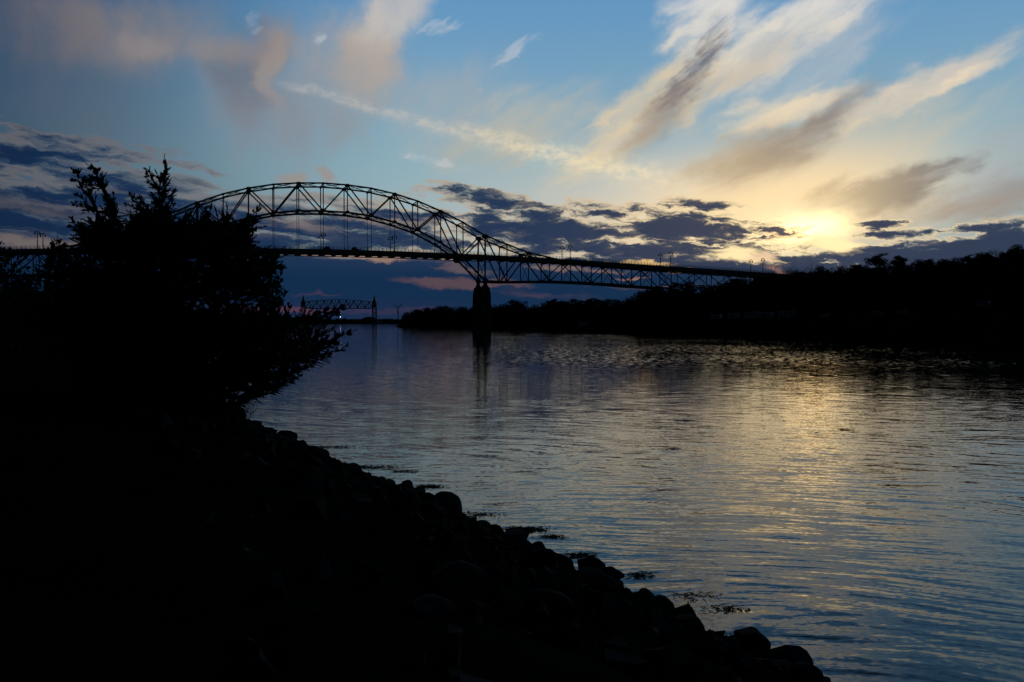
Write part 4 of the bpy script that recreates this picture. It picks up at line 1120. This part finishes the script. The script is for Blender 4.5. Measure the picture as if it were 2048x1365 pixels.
# ------------------------------------------------------------------ weed floating off the rocks
def weed(px, py, w, h, n, lab):
    x, y = wl(px, py); R = random.Random(int(px)); mb = MB()
    for i in range(n * 2):
        a = R.gauss(0, 0.42) * w; b_ = R.gauss(0, 0.42) * h; z = R.uniform(-0.01, 0.05)
        p = Vector((a, b_, z)); d = Vector((R.uniform(-1, 1), R.uniform(-.4, .4), R.uniform(-0.1, 0.12))).normalized()
        for k in range(4):
            leaf(mb, p, (d + rnd_unit(R) * 0.25).normalized(), R.uniform(0.03, 0.09), R.uniform(0.012, 0.03), R)
            p = p + d * 0.03
    o = mb.build('rockweed', M['weed']); o.location = (x, y, 0.01); tag(o, lab, 'seaweed', 'floating weed along the near shore')
weed(858, 974, 0.7, 0.25, 110, 'compact floating weed clump off the tall peaked boulder')
weed(810, 944, 0.7, 0.14, 50, 'thin short streak of weed, uppermost in the canal')
weed(660, 895, 1.6, 0.4, 110, 'weed fringe lying off the hump-backed boulder')
weed(740, 935, 1.3, 0.4, 120, 'weed fringe between the hump-backed boulder and the thin streak')
weed(950, 1030, 0.9, 0.4, 70, 'sparse weed specks right of the tall peaked boulder')
weed(1048, 1060, 0.75, 0.28, 190, 'dense dark floating weed patch beside the squat boulder')
weed(1102, 1075, 0.5, 0.12, 60, 'narrow weed streak right of the dense patch')
weed(1160, 1112, 0.55, 0.2, 80, 'weed specks around the tiny lone rock')
weed(1280, 1152, 0.4, 0.3, 50, 'few weed specks off the pointed overhanging boulder')
weed(1385, 1192, 0.7, 0.2, 26, 'weed patch off the broad jutting boulder, left half')
weed(1448, 1218, 0.6, 0.18, 24, 'weed patch off the broad jutting boulder, right half')
# ------------------------------------------------------------------ pale campers parked on the far bank
def make_camper():
    r = empty('camper_trailer', (0, 0, 0))
    mb = MB(); mb.prism([(-2.9, 0.6), (2.7, 0.6), (2.95, 1.2), (2.9, 2.3), (2.5, 2.9), (-2.6, 2.9), (-2.95, 2.5)], -1.15, 1.15); mb.build('body', M['camper'], r)
    for x0, x1 in ((-2.3, -1.3), (0.9, 2.2)):
        mb = MB(); mb.box(((x0 + x1) / 2, -1.16, 1.9), x1 - x0, 0.04, 0.7); mb.build('window', M['glass'], r)
    mb = MB(); mb.box((-0.3, -1.16, 1.6), 0.7, 0.05, 1.8); mb.build('door', M['carpaint'], r)
    for y in (-1.0, 1.0):
        mb = MB(); mb.tube([(0.5, y - 0.12, 0.34), (0.5, y + 0.12, 0.34)], 0.34, 12); mb.build('wheel', M['rubber'], r)
    mb = MB(); mb.bar((2.8, 0, 0.6), (4.0, 0, 0.5), 0.15, 0.12); mb.build('drawbar', M['lamp'], r)
    return r
c0 = None
for px, d, sc, lab in ((1433, 420, .85, 'pale camper farthest left in the row on the dark far bank'), (1467, 415, 1.0, 'pale camper second from the left of the far bank row'),
                       (1504, 405, 1.15, 'longest pale camper, in the middle of the far bank row'), (1534, 398, 1.0, 'pale camper right of the longest one'),
                       (1574, 385, 1.1, 'pale camper closing the row at its right'), (1648, 362, .6, 'small pale camper standing alone right of the row'),
                       (1753, 335, .7, 'pale camper below the tallest ragged pine'), (1803, 322, .55, 'smallest pale camper below the spiky pine'),
                       (1966, 290, .7, 'pale camper nearest the right edge, a little higher'), (1167, 585, 1.1, 'faint pale camper right of the stone pier')):
    o = make_camper() if c0 is None else copy_tree(c0)
    c0 = c0 or o
    p = at(px, 631, d); off = dist_to(RPC, p.x, p.y, -1)
    o.location = (p.x, p.y, ground_right(p.x, p.y) + 0.3); o.rotation_euler = (0, 0, -1.1 + 0.5 * (px % 3) * 0.4); o.scale = (sc, sc, sc)
    tag(o, lab, 'camper', 'pale campers parked on the far bank')
    print('camper', px, 'offset', round(off, 1), 'z', round(o.location.z, 1), 'want', round(p.z, 1))

print('boulders', idx)
